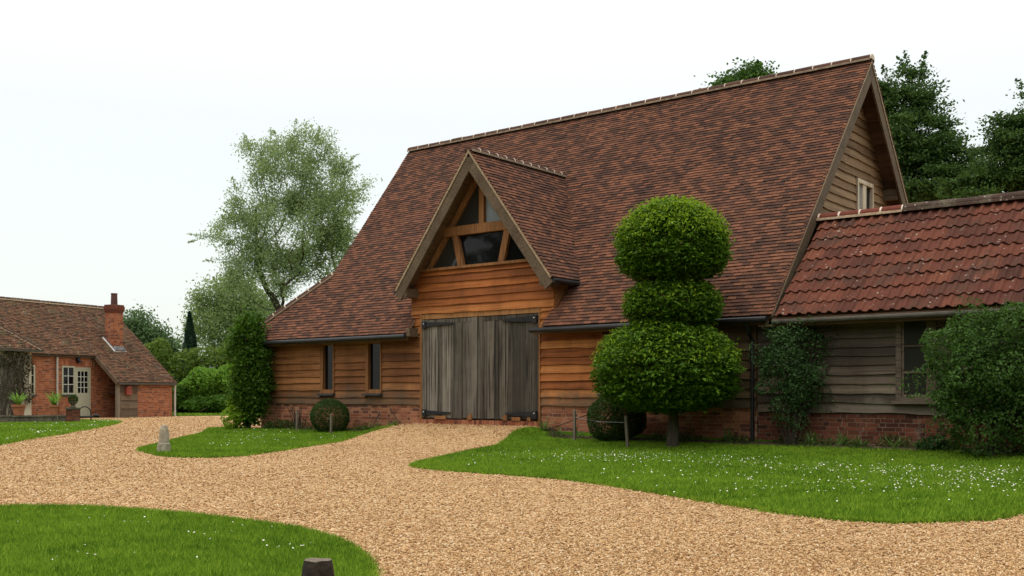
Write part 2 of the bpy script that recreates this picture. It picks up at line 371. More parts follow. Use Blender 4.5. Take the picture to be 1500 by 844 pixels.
def spline(pts, step=.25):
    P = [np.array(p, float) for p in pts]; out = []; n = len(P)
    for i in range(n - 1):
        p0, p1, p2, p3 = P[max(i - 1, 0)], P[i], P[i + 1], P[min(i + 2, n - 1)]
        k = max(1, int(np.linalg.norm(p2 - p1) / step))
        for j in range(k):
            t = j / k; out.append(.5 * ((2 * p1) + (-p0 + p2) * t + (2 * p0 - 5 * p1 + 4 * p2 - p3) * t * t + (-p0 + 3 * p1 - 3 * p2 + p3) * t ** 3))
    out.append(P[-1]); return out
def inside(P, x, y):
    c = np.zeros(len(x), bool); n = len(P)
    for i in range(n):
        x1, y1 = P[i]; x2, y2 = P[(i + 1) % n]
        if y1 == y2: continue
        m = ((y1 > y) != (y2 > y)) & (x < (x2 - x1) * (y - y1) / (y2 - y1) + x1); c ^= m
    return c
LIFT = .016
LAWNS = {}
def lawn(name, curve, rest, label):
    P = spline(curve) ; P = [p + rng.normal(0, .012, 2) for p in P] + [np.array(p, float) for p in rest]
    LAWNS[name + label] = P; A = np.array(P)
    gx, gy = np.meshgrid(np.arange(A[:, 0].min(), A[:, 0].max(), .5), np.arange(A[:, 1].min(), A[:, 1].max(), .5))
    gx = gx.ravel() + rng.uniform(-.1, .1, gx.size); gy = gy.ravel(); m = inside(P, gx, gy); pts = [Vector(p) for p in P] + [Vector(p) for p in zip(gx[m], gy[m])]
    n = len(P); v, e, f, *_ = delaunay_2d_cdt(pts, [(i, (i + 1) % n) for i in range(n)], [list(range(n))], 1, 1e-4)
    b = MB(); V = np.array([tuple(p) for p in v]); b.add(np.c_[V, gz(V[:, 0], V[:, 1]) + LIFT], f)
    rim = []; 
    for p in P: z = float(gz(p[0], p[1])); rim += [(p[0], p[1], z + LIFT), (p[0], p[1], z - .03)]
    b.add(rim, [(2 * i, 2 * i + 1, (2 * i + 3) % (2 * n), (2 * i + 2) % (2 * n)) for i in range(n)], 1)
    o = b.build('lawn', [M['lawn'], M['soil']]); tag(o, kind='structure'); return P
LA = lawn('lawn', [(-7.5, 9.0), (-4.97, 9.45), (-4.06, 9.51), (-3.34, 9.24), (-2.6, 8.78), (-1.88, 8.2), (-1.47, 7.72), (-1.15, 7.17), (-.96, 6.63), (-.85, 6.19), (-.8, 5.85), (-.73, 5.27), (-.69, 4.17), (-.78, 3.38), (-1.2, 2.6)], [(-8, 2.6)], 'A')
LB = lawn('lawn', [wp(-11.6, -.2)[:2], (-8.6, 29.6), (-8.15, 27.55), (-7.72, 24.21), (-7.34, 21.89), (-7.0, 19.6), (-6.45, 18.4), (-5.65, 17.18), (-5.03, 17.0), (-4.57, 17.37), (-4.23, 19.0), (-3.95, 21.3), (-3.45, 23.4), (-2.78, 24.7), wp(-4.05, -.25)[:2]], [wp(-4.1, -.02)[:2], wp(-11.5, -.02)[:2]], 'B')
LC = lawn('lawn', [wp(.3, -.2)[:2], (.12, 21.9), (-.62, 19.4), (-1.1, 17.2), (-1.42, 15.6), (-1.38, 14.8), (-.93, 14.14), (0, 13.32), (.81, 12.39), (1.45, 11.02), (1.96, 9.93), (2.37, 9.03), (2.71, 8.59), (3.04, 8.41), (3.5, 8.46), (3.9, 8.59), (4.26, 8.88), (4.67, 9.35), (5.45, 10.24), (6.63, 11.33), (9, 12.5)], [(12, 13), wp(12, -.02)[:2], wp(.4, -.02)[:2]], 'C')
LD = lawn('lawn', [(-8.6, 12), (-9.2, 15), (-9.79, 17.96), (-10.5, 21.31), (-11.14, 24.21), (-11.77, 27.55), (-12.86, 32.61), (-14.2, 37.6), (-15.2, 39.8)], [(-18, 41.6), (-21, 38), (-22, 34), (-24, 30), (-24, 12)], 'D')
LE = lawn('lawn', [(-17.5, 46.6), (-16, 48.4), (-14.6, 49.3), (-13.4, 49.9), (-11, 51)], [(-4, 54), (-4, 74), (-36, 74), (-28, 52)], 'E')

def bed(label_unused, s0, s1, wide):
    n = int((s1 - s0) / .15); b = MB(); V = []
    for i in range(n + 1):
        s_ = s0 + (s1 - s0) * i / n; w = wide * (1 + .45 * noise.noise((s_ * 1.1, 3, 1)) + .3 * noise.noise((s_ * 4, 3, 9))) * min(1, i / 3 + .1, (n - i) / 3 + .1)
        for d, dz in ((-w, .0), (-w * .7, .035), (-.03, .05)): p = wp(s_, d); V.append((p[0], p[1], float(gz(p[0], p[1])) + LIFT + .006 + dz))
    b.add(V, [(3 * i + j, 3 * i + 3 + j, 3 * i + 4 + j, 3 * i + 1 + j) for i in range(n) for j in (0, 1)]); tag(b.build('soil_bed', M['soil'], smooth=True), kind='structure')
bed('', -9.5, -4.2, .5); bed('', .3, 13, .62)
def blades(P, dens, h, w, ymin=0, ymax=99, xlim=None):
    A = np.array(P); x0, x1 = A[:, 0].min(), A[:, 0].max(); y0, y1 = max(ymin, A[:, 1].min()), min(ymax, A[:, 1].max())
    if xlim: x0, x1 = max(x0, xlim[0]), min(x1, xlim[1])
    n = int((x1 - x0) * (y1 - y0) * dens); x = rng.uniform(x0, x1, n); y = rng.uniform(y0, y1, n)
    sv, dv = sdof(x, y); keep = inside(P, x, y) & ~((dv > -.42) & (sv > -10)) & (np.abs(x) < y * .66 + 1.5); x, y = x[keep], y[keep]; n = len(x)
    z = gz(x, y) + LIFT - .004; a = rng.uniform(0, 2 * np.pi, n); hh = h * rng.uniform(.5, 1.25, n); ww = w * rng.uniform(.6, 1.3, n)
    le = rng.uniform(0, .9, n) * hh; la = rng.uniform(0, 2 * np.pi, n)
    V = np.empty((n, 3, 3)); V[:, 0] = np.c_[x - np.cos(a) * ww / 2, y - np.sin(a) * ww / 2, z]; V[:, 1] = np.c_[x + np.cos(a) * ww / 2, y + np.sin(a) * ww / 2, z]
    V[:, 2] = np.c_[x + np.cos(la) * le, y + np.sin(la) * le, z + hh]; return V.reshape(-1, 3)
def edge_blades(P, dens, h, w):
    A = np.array(P); B = np.roll(A, -1, 0); L = np.linalg.norm(B - A, axis=1); L[L > 1.2] = 0; n = int(L.sum() * dens); k = rng.choice(len(A), n, p=L / L.sum()); t = rng.random((n, 1))
    p = A[k] * (1 - t) + B[k] * t; q = np.array([noise.noise((a * 2.2, b * 2.2, 0)) for a, b in p]); p = p + rng.normal(0, .022, (n, 2)) * (1 + 1.2 * np.maximum(q, 0))[:, None]
    k = np.abs(p[:, 0]) < p[:, 1] * .66 + 1.5; p = p[k]; n = len(p); a = rng.uniform(0, 2 * np.pi, n); hh = h * rng.uniform(.5, 1.2, n); ww = w * rng.uniform(.6, 1.3, n); la = rng.uniform(0, 2 * np.pi, n); le = rng.uniform(.2, 1.2, n) * hh; z = gz(p[:, 0], p[:, 1]) - .003
    V = np.empty((n, 3, 3)); V[:, 0] = np.c_[p[:, 0] - np.cos(a) * ww / 2, p[:, 1] - np.sin(a) * ww / 2, z]; V[:, 1] = np.c_[p[:, 0] + np.cos(a) * ww / 2, p[:, 1] + np.sin(a) * ww / 2, z]; V[:, 2] = np.c_[p[:, 0] + np.cos(la) * le, p[:, 1] + np.sin(la) * le, z + hh]; return V.reshape(-1, 3)
BL = [edge_blades(LA, 900, .045, .010), edge_blades(LB, 420, .055, .016), edge_blades(LC, 600, .05, .014), edge_blades(LD, 160, .07, .03)]
BL += [blades(LA, 6500, .042, .010, 5.3), blades(LB, 1500, .05, .018), blades(LC, 2300, .045, .015), blades(LD, 500, .06, .03, 17), blades(LE, 120, .1, .06, 46)]
tag(fast_mesh('grass', np.concatenate(BL), 3, M['grass']), 'short mown grass blades covering the lawns', 'grass', kind='stuff')

def daisies():
    V = []
    def put(P, n, cents, sd, size):
        c = np.array(cents)[rng.integers(0, len(cents), n)]; x = c[:, 0] + rng.normal(0, sd, n) * c[:, 2]; y = c[:, 1] + rng.normal(0, sd * .7, n) * c[:, 2]
        k = inside(P, x, y); x, y = x[k], y[k]; m = len(x); z = gz(x, y) + LIFT + rng.uniform(.03, .055, m); s = size * rng.uniform(.6, 1.2, m)
        tx, ty = rng.normal(0, .3, m), rng.normal(0, .3, m)
        for q in range(6):
            t = q * np.pi / 3; dx, dy = np.cos(t) * s, np.sin(t) * s; V.append(np.c_[x + dx, y + dy, z + tx * dx + ty * dy])
        return m
    W = []
    for args in ((LC, 1300, [(3.2, 15.6, 1), (4.4, 14.2, 1), (5.2, 13.4, 1), (6, 12.6, 1), (4.6, 11.6, .9), (5.6, 11.8, .8), (2.0, 16.8, .9), (6.4, 13.6, .7)], .8, .0095),
                 (LC, 520, [(.2, 17.5, 1.5), (1.2, 16.2, 1.2), (3.5, 11, 1.2), (2.8, 13, 1.4)], .85, .0095),
                 (LB, 170, [(-5.2, 20.5, 1), (-5.6, 23.5, 1.3), (-4.3, 23, 1), (-6.4, 25.5, .9), (-6.9, 27, .8)], .8, .012),
                 (LD, 330, [(-14, 33, 1), (-15.5, 37, 1.2), (-12.4, 28, 1.2), (-14.8, 39, .6), (-11.8, 23, 1)], 1.0, .018),
                 (LA, 60, [(-3.2, 8.2, 1), (-2.2, 7.6, 1), (-4.2, 8.4, 1.2), (-1.4, 6.8, .5), (-2.6, 6.6, .8)], .35, .0065)):
        V.clear(); put(*args); W.append(np.stack(V, 1).reshape(-1, 3))
    tag(fast_mesh('daisies', np.concatenate(W), 6, M['daisy']), 'small white daisies scattered over the lawns', 'flowers', kind='stuff')
daisies()

def pebbles():
    n = 300000; y = 5.4 + (rng.random(n) ** 2.5) * 42; x = rng.uniform(-1, 1, n) * (y * .6 + 1)
    k = np.ones(n, bool)
    for P in (LA, LB, LC, LD, LE): k &= ~inside(P, x, y)
    sv, dv = sdof(x, y); k &= ~((dv > -.02) & (sv > -9.7)); q_ = np.stack([x - C0[0], y - C0[1]], -1); k &= ~((q_ @ np.array([-math.sin(CA), math.cos(CA)]) > -.02) & (q_ @ np.array([math.cos(CA), math.sin(CA)]) < 3.3))
    x, y = x[k], y[k]; n = len(x); z = gz(x, y); r = rng.uniform(.006, .0125, n) * (1 + .045 * (y - 6)) * (1 + .25 * rng.random(n) ** 6)
    base = np.array([(1, 0, 0), (-.2, .9, 0), (-.95, -.1, 0), (0, -.9, 0), (.1, .1, .75), (0, 0, -.6)])
    V = base[None] * rng.uniform(.65, 1.2, (n, 6, 1)) * r[:, None, None]; V[:, :, 0] *= rng.uniform(.9, 1.5, (n, 1))
    a = rng.uniform(0, 2 * np.pi, n); c, s = np.cos(a)[:, None], np.sin(a)[:, None]; tl = rng.normal(0, .35, (n, 1))
    X_, Y_, Z_ = V[:, :, 0] * c - V[:, :, 1] * s, V[:, :, 0] * s + V[:, :, 1] * c, V[:, :, 2] + V[:, :, 0] * tl
    V = np.stack([X_ + x[:, None], Y_ + y[:, None], Z_ + (z + r * .25)[:, None]], -1).reshape(-1, 3)
    F = np.array([(0, 1, 4), (1, 2, 4), (2, 3, 4), (3, 0, 4), (1, 0, 5), (2, 1, 5), (3, 2, 5), (0, 3, 5)])
    F = (F[None] + (np.arange(n) * 6)[:, None, None]).reshape(-1, 3)
    tag(fast_tris('gravel_stones', V, F, M['pebble']), 'loose golden gravel stones lying over the drive', 'gravel', kind='stuff')
pebbles()

# ------------------------------------------------------------------ building kit (canonical wall: x along, faces -y)
def cut(x0, x1, holes):
    seg = [(x0, x1)]
    for a, b in holes:
        seg = [q for p, r in seg for q in ((p, min(r, a)), (max(p, b), r)) if q[1] - q[0] > .02]
    return seg
def boards(b, x0f, x1f, z0, z1, pitch, holes=(), wob=.015, lmin=1.6, lmax=3.6, thick=.034, y=0):
    """x0f / x1f: functions of z giving the wall's ends; overlapping tapered boards with a waney lower edge"""
    z = z0; rows = []
    while z < z1 - .03:
        p = pitch * random.uniform(.93, 1.08); rows.append((z, min(z + p, z1))); z += p
    for za, zb in rows:
        zt = min(zb + .035, z1); hs = [(h[0], h[1]) for h in holes if h[2] < zb - .02 and h[3] > za + .02]
        xa, xb = x0f(za), x1f(za); xat, xbt = x0f(zt), x1f(zt)
        if xb - xa < .05: continue
        for (p, q) in cut(xa, xb, hs):
            cuts = [p]; 
            while q - cuts[-1] > lmax: cuts.append(cuts[-1] + random.uniform(lmin, lmax))
            if q - cuts[-1] < .5 and len(cuts) > 1: cuts.pop()
            cuts.append(q)
            for c0, c1 in zip(cuts, cuts[1:]):
                c1e = c1 - (.004 if c1 < q else 0); n = max(2, int((c1 - c0) / .13)); ph = random.uniform(0, 99); tilt = random.uniform(-.006, .006); V = []
                for i in range(n + 1):
                    t = i / n; x = c0 + (c1e - c0) * t
                    xt = x
                    if c0 == xa: xt = xt + (xat - xa) * (1 - t)
                    if c1 == xb: xt = xt + (xbt - xb) * t
                    zz = za + wob * (noise.noise((x * 1.7, ph, 0)) * 1.2 + noise.noise((x * 6, ph, 3)) * .5) + tilt * (t - .5) * 2
                    V += [(xt, y - .004, zt), (x, y - .012 - thick, zz), (x, y - .004, zz)]
                F = []
                for i in range(n):
                    j = 3 * i; F += [(j, j + 1, j + 4, j + 3), (j + 1, j + 2, j + 5, j + 4)]
                F += [(0, 2, 1), (3 * n, 3 * n + 1, 3 * n + 2)]; b.add(V, F, 0)
def bricks(b, x0, x1, z0, z1, holes=(), y=0, zlow=None, proud=.006, back=.06):
    """Flemish-bond bricks (material 0) proud of a mortar sheet (material 1)"""
    hz = sorted({z0, z1} | {min(max(v, z0), z1) for h in holes for v in h[2:]})
    for za, zb in zip(hz, hz[1:]):
        for p, q in cut(x0, x1, [(h[0], h[1]) for h in holes if h[2] < zb - 1e-4 and h[3] > za + 1e-4]): b.box(p, q, y, y + back, za, zb, 1)
    z = z0 + .006; row = 0
    while z < z1 - .03:
        zt = min(z + .065, z1 - .004); x = x0 - (random.uniform(.05, .15) if row % 2 else random.uniform(0, .04)); i = row
        while x < x1:
            L = .215 if i % 2 == 0 else .1025; a, e = max(x, x0), min(x + L, x1)
            for p, q in cut(a, e, [(h[0], h[1]) for h in holes if h[2] < zt - .01 and h[3] > z + .01]) if e - a > .03 else []:
                pr = proud * random.uniform(.5, 1.5); j = lambda: random.uniform(-.002, .002)
                V = [(p + j(), y, z + j()), (q + j(), y, z + j()), (q + j(), y, zt + j()), (p + j(), y, zt + j())]; V += [(vx + (.003 if k_ in (0, 3) else -.003), y - pr, vz + (.003 if k_ < 2 else -.003)) for k_, (vx, _, vz) in enumerate(V)]
                b.add(V, [(4, 5, 6, 7), (0, 1, 5, 4), (1, 2, 6, 5), (2, 3, 7, 6), (3, 0, 4, 7)], 0)
            x += L + .01; i += 1
        z += .075; row += 1
def tiles(b, length, rngf, gauge=.1, width=.165, jit=1.0, thick=.017, deck=1):
    """plain tiles on a plane: x along the eave, y up the slope, z out.  rngf(t) -> list of (xa, xb)"""
    n = int(length / gauge + .5); g = length / n
    for r in range(n):
        t0, t1 = r * g, min((r + 1) * g, length); ta = t0 + g * .5
        for (a0, b0), (a1, b1) in zip(rngf(t0 + 1e-4), rngf(t1 - 1e-4)):
            b.add([(a0, t0, -.03), (b0, t0, -.03), (b1, t1, -.03), (a1, t1, -.03)], [(0, 1, 2, 3)], deck)
            am, bm = (a0 + a1) / 2, (b0 + b1) / 2
            x = math.floor(min(a0, a1) / width) * width + (width / 2 if r % 2 else 0) - width
            sag = lambda xx: .010 * jit * noise.noise((xx * .6, t0 * .6, 1.3))
            while x < max(b0, b1):
                xl, xr = x + .0025, x + width - .0025; x += width
                l0, r0, l1, r1 = max(xl, a0), min(xr, b0), max(xl, a1), min(xr, b1)
                if r0 - l0 < .01 and r1 - l1 < .01: continue
                l0, r0 = min(l0, r0), max(l0, r0); l1, r1 = min(l1, r1), max(l1, r1)
                if r0 - l0 < .01: l0, r0 = (l1, r1)
                e = random.uniform(-.004, .004) * jit; k = random.uniform(-.003, .004) * jit; s = sag(x); lift = .031 + k + s; tw = random.uniform(-.003, .003) * jit
                y0 = t0 - .012 + e; y1 = t1 + .03
                V = [(l0, y0, lift - tw), (r0, y0, lift + tw), (r1, y1, .004 + s), (l1, y1, .004 + s), (l0, y0, lift - thick - tw), (r0, y0, lift - thick + tw), (r1, y1, -.01 + s), (l1, y1, -.01 + s)]
                b.add(V, [(0, 1, 2, 3), (4, 5, 1, 0), (5, 6, 2, 1), (7, 4, 0, 3)], 0)
def ridge_run(b, p, q, seg=.45, r=.125, band=.022, up=(0, 0, 1), drop=.03):
    """half-round ridge tiles with pale mortar joints (materials 0, 1)"""
    p, q = np.array(p, float), np.array(q, float); L = np.linalg.norm(q - p); d = (q - p) / L; n = max(1, round(L / seg)); a = np.cross(d, up); a /= np.linalg.norm(a); u = np.cross(a, d)
    def half(c0, c1, r0, r1, mi):
        V = []
        for c, rr in ((c0, r0), (c1, r1)):
            for t in np.linspace(-.15, math.pi + .15, 9): V.append(c + a * math.cos(t) * rr + u * (math.sin(t) * rr * .8 - drop))
        b.add(V, [(i, i + 1, i + 10, i + 9) for i in range(8)] + [tuple(range(9))[::-1], tuple(range(9, 18))], mi)
    for i in range(n):
        c0, c1 = p + d * L * i / n, p + d * L * (i + 1) / n; w = u * random.uniform(-.006, .006)
        half(c0 + d * band / 2 + w, c1 - d * band / 2 + w, r, r * random.uniform(.97, 1.03), 0)
        half(c1 - d * band / 2, c1 + d * band / 2, r * 1.05, r * 1.05, 1)
    for sgn in (-1, 1):   # mortar bedding
        V = [p + a * sgn * r * .95 - u * (drop + .03), q + a * sgn * r * .95 - u * (drop + .03), q + a * sgn * r * .9 - u * (drop - .01), p + a * sgn * r * .9 - u * (drop - .01)]
        V += [x + a * sgn * .02 - u * .02 for x in V]; b.add(V, [(0, 1, 2, 3), (7, 6, 5, 4), (0, 4, 5, 1), (2, 6, 7, 3)], 2)
def plane_m(origin, xdir, ydir):
    x = Vector(xdir).normalized(); y = Vector(ydir).normalized(); z = x.cross(y); return Matrix(((x[0], y[0], z[0], origin[0]), (x[1], y[1], z[1], origin[1]), (x[2], y[2], z[2], origin[2]), (0, 0, 0, 1)))
def verge(b, length, x, sgn, w=.05):
    """pale mortar and stacked tile ends down a verge on the roof plane (mortar 0, tile edge 1)"""
    n = int(length / .1)
    for i in range(n):
        t = i * length / n; L = length / n
        b.add([(x - sgn * .012, t, -.045), (x + sgn * .006, t, -.045), (x + sgn * .006, t + L, -.045), (x - sgn * .012, t + L, -.045), (x - sgn * .012, t, .02), (x + sgn * .006, t, .024), (x + sgn * .006, t + L, .006), (x - sgn * .012, t + L, .004)],
              [(4, 5, 6, 7), (0, 1, 5, 4), (1, 2, 6, 5), (3, 0, 4, 7)] if sgn > 0 else [(7, 6, 5, 4), (4, 5, 1, 0), (5, 6, 2, 1), (7, 4, 0, 3)], 0)
        xa, xb = sorted((x - sgn * .05, x + sgn * .018)); b.add([(xa, t - .012, .018), (xb, t - .012, .018), (xb, t + .07, -.004), (xa, t + .07, -.004), (xa, t - .012, .036), (xb, t - .012, .036), (xb, t + .07, .014), (xa, t + .07, .014)],
              [(0, 1, 5, 4), (1, 2, 6, 5), (4, 5, 6, 7), (3, 0, 4, 7)], 1)

# ------------------------------------------------------------------ THE BARN
barn = empty('barn', (P0[0], P0[1], 0), BA, 'large oak boarded barn with a steep red tiled roof, gabled porch and grey double doors', 'barn')
RZ, EZ, RD, ED = 8.52, 2.5, 4.95, -.35
PITCH = math.atan2(RZ - EZ, RD - ED); SL = math.hypot(RZ - EZ, RD - ED); TP = math.tan(PITCH)
XL, XLB, XR, XH = -8.70, -8.07, 5.58, -10.15
PC, PW, PEZ, PAZ, PF = -1.62, 2.31, 3.53, 6.55, -.5
PP = math.atan2(PAZ - PEZ, PW); PSL = math.hypot(PAZ - PEZ, PW)
tH = math.hypot(1.236 - ED, 4.301 - EZ)
def main_rng(t):
    z = EZ + t * math.sin(PITCH)
    left = XH + (XLB - XH) * t / tH if t < tH else XLB + (XL - XLB) * (t - tH) / (SL - tH)
    half = min((PAZ - z) / math.tan(PP) - .03, 2.12) if z < PAZ else 0
    if half > 0:
        lo, hi = PC - half, PC + half
        if t < .5: hi = min(hi, .32 + .1 * t); 
        if t < .35: lo = max(lo, -3.72)
        return [(left, lo), (hi, XR)]
    return [(left, PC), (PC, XR)]
b = MB(); tiles(b, SL, main_rng, gauge=.094, width=.178); b.build('roof', [M['tile'], M['soffit']], barn, mw=plane_m((0, ED, EZ), (1, 0, 0), (0, math.cos(PITCH), math.sin(PITCH))))
b = MB(); tiles(b, SL, lambda t: [(-XR, -XL)], gauge=.3, width=.5); b.build('rear_roof', [M['tile'], M['soffit']], barn, mw=plane_m((0, 2 * RD - ED, EZ), (-1, 0, 0), (0, -math.cos(PITCH), math.sin(PITCH))))
# lean-to slope at the left end (faces away to the left)
lz = 4.30; lsl = math.hypot(lz - EZ, XLB - XH); la_ = math.atan2(lz - EZ, XLB - XH)
b = MB(); tiles(b, lsl, lambda t: [(ED + (1.236 - ED) * t / lsl - .02, 2 * RD - ED - (1.236 - ED) * t / lsl)], gauge=.11); 
b.build('lean_to_roof', [M['tile'], M['soffit']], barn, mw=plane_m((XH, 0, EZ), (0, -1, 0), (math.cos(la_), 0, math.sin(la_))) @ Matrix.Scale(-1, 4, (1, 0, 0)))
b = MB(); ridge_run(b, (XL + .02, RD, RZ + .05), (XR + .01, RD, RZ + .05)); b.build('ridge_tiles', [M['ridge'], M['pale_mortar'], M['dirty_mortar']], barn)
b = MB(); ridge_run(b, (XH + .03, ED, EZ + .06), (XLB, 1.236, 4.36), .42, .10, .03); b.build('hip_tiles', [M['ridge'], M['pale_mortar'], M['dirty_mortar']], barn)
# verges, barge boards and gable on the right
mm = plane_m((0, ED, EZ), (1, 0, 0), (0, math.cos(PITCH), math.sin(PITCH)))
b = MB(); verge(b, SL, XR, 1); b.build('verge', [M['mortar'], M['tile']], barn, mw=mm)
mr = plane_m((0, 2 * RD - ED, EZ), (-1, 0, 0), (0, -math.cos(PITCH), math.sin(PITCH)))
b = MB(); verge(b, SL, -XR, -1); b.build('verge', [M['mortar'], M['tile']], barn, mw=mr)
for m_, sg in ((mm, 1), (mr, -1)):
    b = MB(); x = XR * sg
    b.box(min(x - sg * .055, x - sg * .012), max(x - sg * .055, x - sg * .012), -.02, SL - .02, -.32, -.046); o = b.build('barge_board', M['barge'], barn, mw=m_ @ Matrix.Identity(4))
# wall core
b = MB(); b.box(-9.55, 5.13, .06, 9.85, -.1, 2.75)
b.prism([(.0 + .25, 2.76), (2 * RD - .25, 2.76), (RD, RZ - .35)], 0, .1)
v = b.v[-1].copy(); b.v[-1] = np.c_[5.03 + v[:, 1], v[:, 0], v[:, 2]]
b.prism([(.0 + .25, 2.76), (2 * RD - .25, 2.76), (RD, RZ - .35)], 0, .1); v = b.v[-1].copy(); b.v[-1] = np.c_[-8.0 + v[:, 1], v[:, 0], v[:, 2]]
b.build('wall', M['soffit'], barn)
DX0, DX1, DZ0, DZ1 = -3.47, .0, .47, 2.93
SLITS = [(-7.10, -6.58), (-5.42, -4.85)]; SZ0, SZ1 = 1.06, 2.36
holes = [(a, c, SZ0 - .05, SZ1) for a, c in SLITS] + [(DX0 - .08, DX1 + .06, 0, DZ1 + .02)]
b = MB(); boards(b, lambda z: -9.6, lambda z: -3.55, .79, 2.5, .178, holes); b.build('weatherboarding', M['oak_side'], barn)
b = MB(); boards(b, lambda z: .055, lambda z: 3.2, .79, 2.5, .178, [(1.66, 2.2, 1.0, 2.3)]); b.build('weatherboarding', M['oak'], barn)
b = MB(); boards(b, lambda z: 3.204, lambda z: 5.12, .79, 2.5, .178); b.build('weatherboarding', M['oak_shade_algae'], barn)
b = MB(); boards(b, lambda z: max(-3.83, PC - (PAZ - z - .12) / math.tan(PP)), lambda z: min(.42, PC + (PAZ - z - .12) / math.tan(PP)), DZ1 + .02, 3.98, .182, [(-3.83, -3.8, 0, .1)], y=-.012, lmax=4.6, lmin=3); b.build('porch_boarding', M['oak'], barn)
b = MB(); b.box(-3.82, -3.55, -.012, .05, 2.5, DZ1 + .02); b.box(.055, .40, -.012, .05, 2.5, DZ1 + .02); b.box(-3.82, .41, 0, .06, DZ1 + .02, 4.0); b.build('porch_wall', M['soffit'], barn)
for xa, xb in ((-3.82, -3.555), (.06, .42)): b = MB(); boards(b, lambda z: xa, lambda z: xb, 2.5, 2.945, .178, y=-.014); b.build('porch_boarding', M['oak'], barn)
for x0, x1 in ((-9.6, DX0 - .1), (DX1 + .06, 5.12)): b = MB(); bricks(b, x0, x1, -.05, .785); b.build('plinth', [M['brick'], M['mortar']], barn)
b = MB()   # brick sill of soldiers under the doors
b.box(DX0 - .1, DX1 + .06, -.03, .06, .0, .44, 1); x = DX0 - .1
while x < DX1 + .04: b.box(x, x + .065, -.045, -.03, .24, .445, 0); x += .075
b.build('threshold', [M['brick'], M['mortar']], barn)
# doors
b = MB(); b.box(DX0 - .075, DX0 - .012, -.05, .06, .45, DZ1 + .02); b.box(DX1 + .012, DX1 + .055, -.05, .06, .45, DZ1 + .02); b.box(DX0 - .012, DX1 + .012, -.03, .05, DZ1 - .10, DZ1 + .018); b.build('door_frame', M['oak_beam'], barn)
MID = -1.735
for x0, x1, m in ((DX0, MID - .012, M['door']), (MID + .012, DX1, M['door_dark'])):
    b = MB(); x = x0; right = x0 > MID - .1
    while x < x1 - .03:
        w = min(random.uniform(.10, .155), x1 - x)
        if x1 - x - w < .06: w = x1 - x
        edge = x == x0 or x + w >= x1 - .001
        b.box(x, x + w - .005, -.028 - (.016 if edge else random.uniform(0, .007)), .012, DZ0 + random.uniform(0, .02), DZ1 - .115 - (0 if edge else .05)); x += w
    b.box(x0 + .01, x1 - .01, -.018, .02, DZ0 + .02, DZ1 - .12)
    b.box(x0 + .12, x1 - .12, -.038, -.018, DZ1 - .215, DZ1 - .12)
    d = b.build('door', m, barn)
    if right: d['label'] = 'darker right door leaf'
    for z in (2.70, .60):
        hb = MB(); L = .98 if z > 1 else .9
        a, c = (x1 - L, x1 - .01) if right else (x0 + .01, x0 + L)
        hb.prism([(a, z + .02), (a, z - .02), ((a + c) / 2, z - .055), (c, z - .06), (c, z + .06), ((a + c) / 2, z + .055)] if right else [(c, z + .02), (a, z + .06), (a, z - .06), (c, z - .02)], -.075, -.046)
        px = c - .07 if right else a + .07; hb.box(px - .06, px + .06, -.09, -.046, z - .09, z + .075)
        h = hb.build('hinge', M['iron'], d); bb = MB(); bb.lathe([(.0, 0), (.018, 0), (.012, .012), (0, .014)], 8); bo = bb.build('bolt', M['white_mortar'], d, mw=Matrix.Translation((px, -.092, z + .02)) @ Matrix.Rotation(R(90), 4, 'X'))
for x0, x1, p in ((-3.05, -2.70, 0), (-2.03, -1.90, 1), (-.98, -.86, 1), (-.72, -.48, 0), (-.28, -.2, 0)):
    b = MB()
    if p: b.prism([(x0, .45), (x1, .45), (x1, .60), (x0, .53)], -.075, -.05)
    else: b.box(x0, x1, -.075, -.05, .45, .53)
    b.build('door_wedge', M['oak_beam'], barn)
# slit windows
def slit(x0, x1, z0, z1, y=-.03):
    w = MB(); w.box(x0, x0 + .10, y - .03, .05, z0, z1); w.box(x1 - .04, x1, y - .03, .05, z0, z1); w.box(x0 + .10, x1 - .04, y - .02, .05, z0, z0 + .10); w.box(x0 + .10, x1 - .04, y - .02, .05, z1 - .05, z1)
    f = w.build('window', M['oak_dark'], barn); p = MB(); p.box(x0 + .10, x1 - .04, .03, .05, z0 + .10, z1 - .05); p.build('pane', M['glass'], f)
    s = MB(); s.box(x0 - .05, x1 + .03, y - .11, .0, z0 - .055, z0 - .002); s.build('sill', M['slate'], f)
for a, c in SLITS: slit(a, c, SZ0, SZ1)
slit(1.66, 2.2, 1.05, 2.3)
# porch truss window
win = MB(); rz = lambda x: PAZ - abs(x - PC) * math.tan(PP)
Y0, Y1 = -.04, .10
for sg in (-1, 1):
    x0 = PC + sg * 1.86; win.beam((x0, .03, rz(x0) - .345), (PC + sg * .03, .03, PAZ - .345), .13, .09, (0, 1, 0))
tr = win.build('window', M['oak_beam'], barn)
for nm, bx in (('king_post', [(-1.69, -1.55)]),): b = MB(); b.box(-1.70, -1.56, Y0, Y1, 4.95, 6.2); b.build('king_post', M['oak_beam'], tr)
b = MB(); b.box(-2.78, -.50, Y0 - .02, Y1, 4.74, 4.955); b.build('collar', M['oak_beam'], tr)
b = MB(); b.box(-3.45, .20, -.10, Y1, 3.965, 4.025); b.build('sill', M['oak_beam'], tr)
for x0, x1 in ((-2.26, -2.44), (-1.06, -.88)): b = MB(); b.prism([(x0 - .085, 4.025), (x0 + .085, 4.025), (x1 + .085, 4.74), (x1 - .085, 4.74)], Y0, Y1); b.build('strut', M['oak_beam'], tr)
ins = lambda x: x
e4, e47, e495 = (PAZ - .3 - 4.02) / math.tan(PP), (PAZ - .3 - 4.74) / math.tan(PP), (PAZ - .3 - 4.955) / math.tan(PP)
